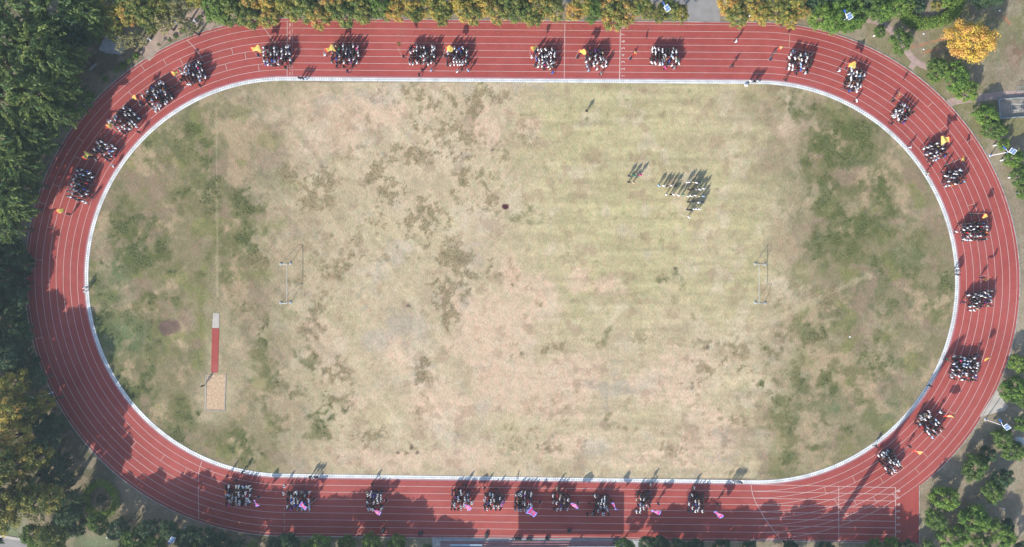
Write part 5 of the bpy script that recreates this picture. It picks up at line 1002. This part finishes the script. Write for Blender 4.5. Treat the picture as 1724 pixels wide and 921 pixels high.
def flag(bu, bv, cu, cv, L, W, ang, kind, nm):
    L *= .82; W *= .8; bx, by = at(bu, bv); zt = 3.3; c_ = P(cu, cv, zt - .2); base_ = Vector((bx, by, 0)) 
    hd = travel(bu, bv); hands = base_ + Vector((math.cos(hd) * .33, math.sin(hd) * .33, 1.05))
    a = R(ang); ax = Vector((math.cos(a), math.sin(a), 0)); pr = Vector((-math.sin(a), math.cos(a), 0))
    if (hands - c_).dot(ax) > 0: ax = -ax        # cloth streams away from the bearer
    FW = 1.05; drop = math.sqrt(max(FW * FW - W * W, .01)) * .8
    c0 = c_ - ax * L / 2 + Vector((0, 0, .0)); topc = c0 + pr * W / 2 + Vector((0, 0, drop / 2)); botc = c0 - pr * W / 2 - Vector((0, 0, drop / 2))
    root = empty('flag', base_)
    m = MB(); dirp = (topc - hands).normalized(); m.tube(hands - dirp * .35 - base_, topc + dirp * .06 - base_, .018, .012, 6); m.build('pole', M['dull_white'], root)
    m = MB(); nu, nv = 18, 12; G_ = {}
    ph = rnd.uniform(0, 6)
    for i in range(nu + 1):
        for j in range(nv + 1):
            s, t = i / nu, j / nv; p = topc.lerp(botc, t) + ax * (L * s) + (pr * .35 + Vector((0, 0, 1))) * (.16 * math.sin(s * 8 + ph + t * 2.5) * (s + .15)) - Vector((0, 0, .30 * s * s)) - pr * (0.28 * s * math.sin(t * 3 + ph + s * 4))
            if kind == 'o': p = p + pr * (W * .75 * (t - .5) * s)
            G_[i, j] = p - base_
    off = Vector((0, 0, .012))
    for i in range(nu):
        for j in range(nv):
            s, t = (i + .5) / nu, (j + .5) / nv; edge = (s < .12 or s > .9 or t < .1 or t > .9)
            if kind == 'y': mi = 1 if (s < .12 or (t < .12)) else 0
            elif kind == 'o': mi = 1 if (s < .3 or t > .85) else 0
            else: mi = 1 if edge else 0
            d2 = ((s - .5) * L) ** 2 + ((t - .5) * FW) ** 2
            if (.16 ** 2 < d2 < .30 ** 2) or d2 < .08 ** 2: mi = 2
            m.quad(G_[i, j], G_[i + 1, j], G_[i + 1, j + 1], G_[i, j + 1], mi)
    o = m.build('cloth', FM[kind], root, True)
    # weld then give the cloth a real thickness
    bm_ = bmesh.new(); bm_.from_mesh(o.data); bmesh.ops.remove_doubles(bm_, verts=bm_.verts, dist=1e-4); bm_.to_mesh(o.data); bm_.free()
    sd_ = o.modifiers.new('thickness', 'SOLIDIFY'); sd_.thickness = .01
    kn = {'y': 'yellow flag edged red', 'o': 'orange and red pennant flag', 'p': 'magenta flag edged blue'}[kind]
    tag(root, f'{kn} on a pole, leading {nm}', 'flag', 'flags leading the blocks')
for f_ in FL:
    flag(*f_)
    c = rnd.choice(['black', 'navy', 'black']); 
    if f_[0] in (547, 896, 1584.5, 794): c = 'white'
    S(f_[0], f_[1], c, f'person in {c} holding the flag of {f_[8]}', 'bearer', None, 'navy', 'flag bearers')
for (u, v, col, lbl, pose, hd, tro, grp) in singles:
    x, y = at(u, v)
    person(x, y, (travel(u, v) if hd is None else hd) - math.pi / 2 + rnd.uniform(-.2, .2), pose, col, tro, lbl, grp, rnd.uniform(.97, 1.05))

# ---- the blocks: the nearest-to-edge ones person by person, the rest as one crowd
def members(b):
    cu, cv, la, wa, nr, nf, nm, sk, drop, rt = b
    x0, y0 = at(cu, cv); k = .1065 * (H - HZ) / H
    a = travel(cu, cv) + rt; f = (math.cos(a), math.sin(a)); l = (-math.sin(a), math.cos(a))  # l = towards infield
    out = []
    da, dw = la * k / nr, wa * k / nf
    for i in range(nr):
        for j in range(nf):
            if rnd.random() < drop: continue
            s = ((nr - 1) / 2 - i) * da + rnd.gauss(0, .10) + sk * (j - nf / 2); t = ((nf - 1) / 2 - j) * dw + rnd.gauss(0, .09)
            out.append((x0 + f[0] * s + l[0] * t, y0 + f[1] * s + l[1] * t, a, i, j))
    return out
allm = [(b, members(b)) for b in BL]
budget = 298 - len(singles)
order = sorted(allm, key=lambda t: -math.hypot(t[0][0] - 862, t[0][1] - 420))
solo = []
for b, ms in order:
    if len(ms) <= budget: solo.append(b[6]); budget -= len(ms)
print('singles', len(singles), 'solo blocks', solo, 'total crowd', sum(len(m_) for _, m_ in allm))
crowd = []
for b, ms in allm:
    fm = rnd.choice(['m', 'm', 'f'])
    for x, y, a, i, j in ms:
        c = colour(); tro = rnd.choice(['navy', 'navy', 'black', 'black', 'grey']); pz = rnd.choice(['walk', 'walk2', 'stand']); sc = rnd.uniform(.95, 1.05); rz = a - math.pi / 2 + rnd.gauss(0, .25)
        if b[6] in solo:
            person(x, y, rz, pz, c, tro, f'person in {c}, {ordn(j)} file, {ordn(i)} rank of {b[6]}', 'people of ' + b[6], sc)
        else: crowd.append((x, y, rz, pz, c, tro, sc))
mats_ = [SKIN, SHOE, HAIR] + list(TRO.values()) + list(JM.values()); midx = {m_.name: i for i, m_ in enumerate(mats_)}
cache = {}
def arr(me):
    if me.name in cache: return cache[me.name]
    co = np.empty(len(me.vertices) * 3, np.float32); me.vertices.foreach_get('co', co)
    lv = np.empty(len(me.loops), np.int32); me.loops.foreach_get('vertex_index', lv); lt = np.empty(len(me.polygons), np.int32); me.polygons.foreach_get('loop_total', lt)
    mi = np.empty(len(me.polygons), np.int32); me.polygons.foreach_get('material_index', mi); mi = np.array([midx[me.materials[k].name] for k in range(len(me.materials))])[mi]
    cache[me.name] = (co.reshape(-1, 3), lv, lt, mi); return cache[me.name]
CO, LV, LT, MI = [], [], [], []; nv_ = 0
for x, y, rz, pz, c, tro, sc in crowd:
    vr, j_, h_ = POSES[pz]; cs, sn = math.cos(rz) * sc, math.sin(rz) * sc
    for k, me in enumerate((vr[tro], j_, h_)):
        co, lv, lt, mi = arr(me)
        CO.append(np.stack([co[:, 0] * cs - co[:, 1] * sn + x, co[:, 0] * sn + co[:, 1] * cs + y, co[:, 2] * sc + .015], 1)); LV.append(lv + nv_); LT.append(lt)
        MI.append(np.full(len(mi), midx[JM[c].name]) if k == 1 else mi); nv_ += len(co)
if crowd:
    CO = np.concatenate(CO); LV = np.concatenate(LV); LT = np.concatenate(LT); MI = np.concatenate(MI)
    me = bpy.data.meshes.new('crowd'); me.vertices.add(len(CO)); me.vertices.foreach_set('co', CO.astype(np.float32).ravel()); me.loops.add(len(LV)); me.loops.foreach_set('vertex_index', LV.astype(np.int32))
    me.polygons.add(len(LT)); me.polygons.foreach_set('loop_start', np.concatenate([[0], np.cumsum(LT)[:-1]]).astype(np.int32))
    for m_ in mats_: me.materials.append(m_)
    me.polygons.foreach_set('material_index', MI.astype(np.int32)); me.polygons.foreach_set('use_smooth', np.ones(len(LT), bool)); me.update(calc_edges=True)
    o = bpy.data.objects.new('crowd', me); C.objects.link(o); tag(o, 'marching blocks of people in white and dark tops on the track', 'crowd', kind='stuff')


for u, v, l in ((1555, 57, 'white scrap on the lawn left of the golden tree, the upper one'), (1555, 83, 'white scrap on the lawn left of the golden tree, the lower one'), (1683, 18, 'white scrap on the lawn above right of the golden tree'), (180, 905, 'white scrap on the grass at the bottom left'), (1431, 567, 'white scrap on the lower right infield'), (1690, 857, 'white scrap on the bare ground at the lower right')):
    b_ = MB(); n_ = 7; q = P(u, v)
    for k in range(n_):
        a0, a1 = 6.283 * k / n_, 6.283 * (k + 1) / n_; r0, r1 = .16 + .05 * math.sin(k * 2.1), .16 + .05 * math.sin(((k + 1) % n_) * 2.1)
        b_.quad((0, 0, .10), (r0 * math.cos(a0), r0 * math.sin(a0), .02), (r1 * math.cos(a1), r1 * math.sin(a1), .02), (0, 0, .10))
    o = b_.build('paper_scrap', M['white']); o.location = (q.x, q.y, 0); tag(o, l, 'litter', 'white scraps on the ground')
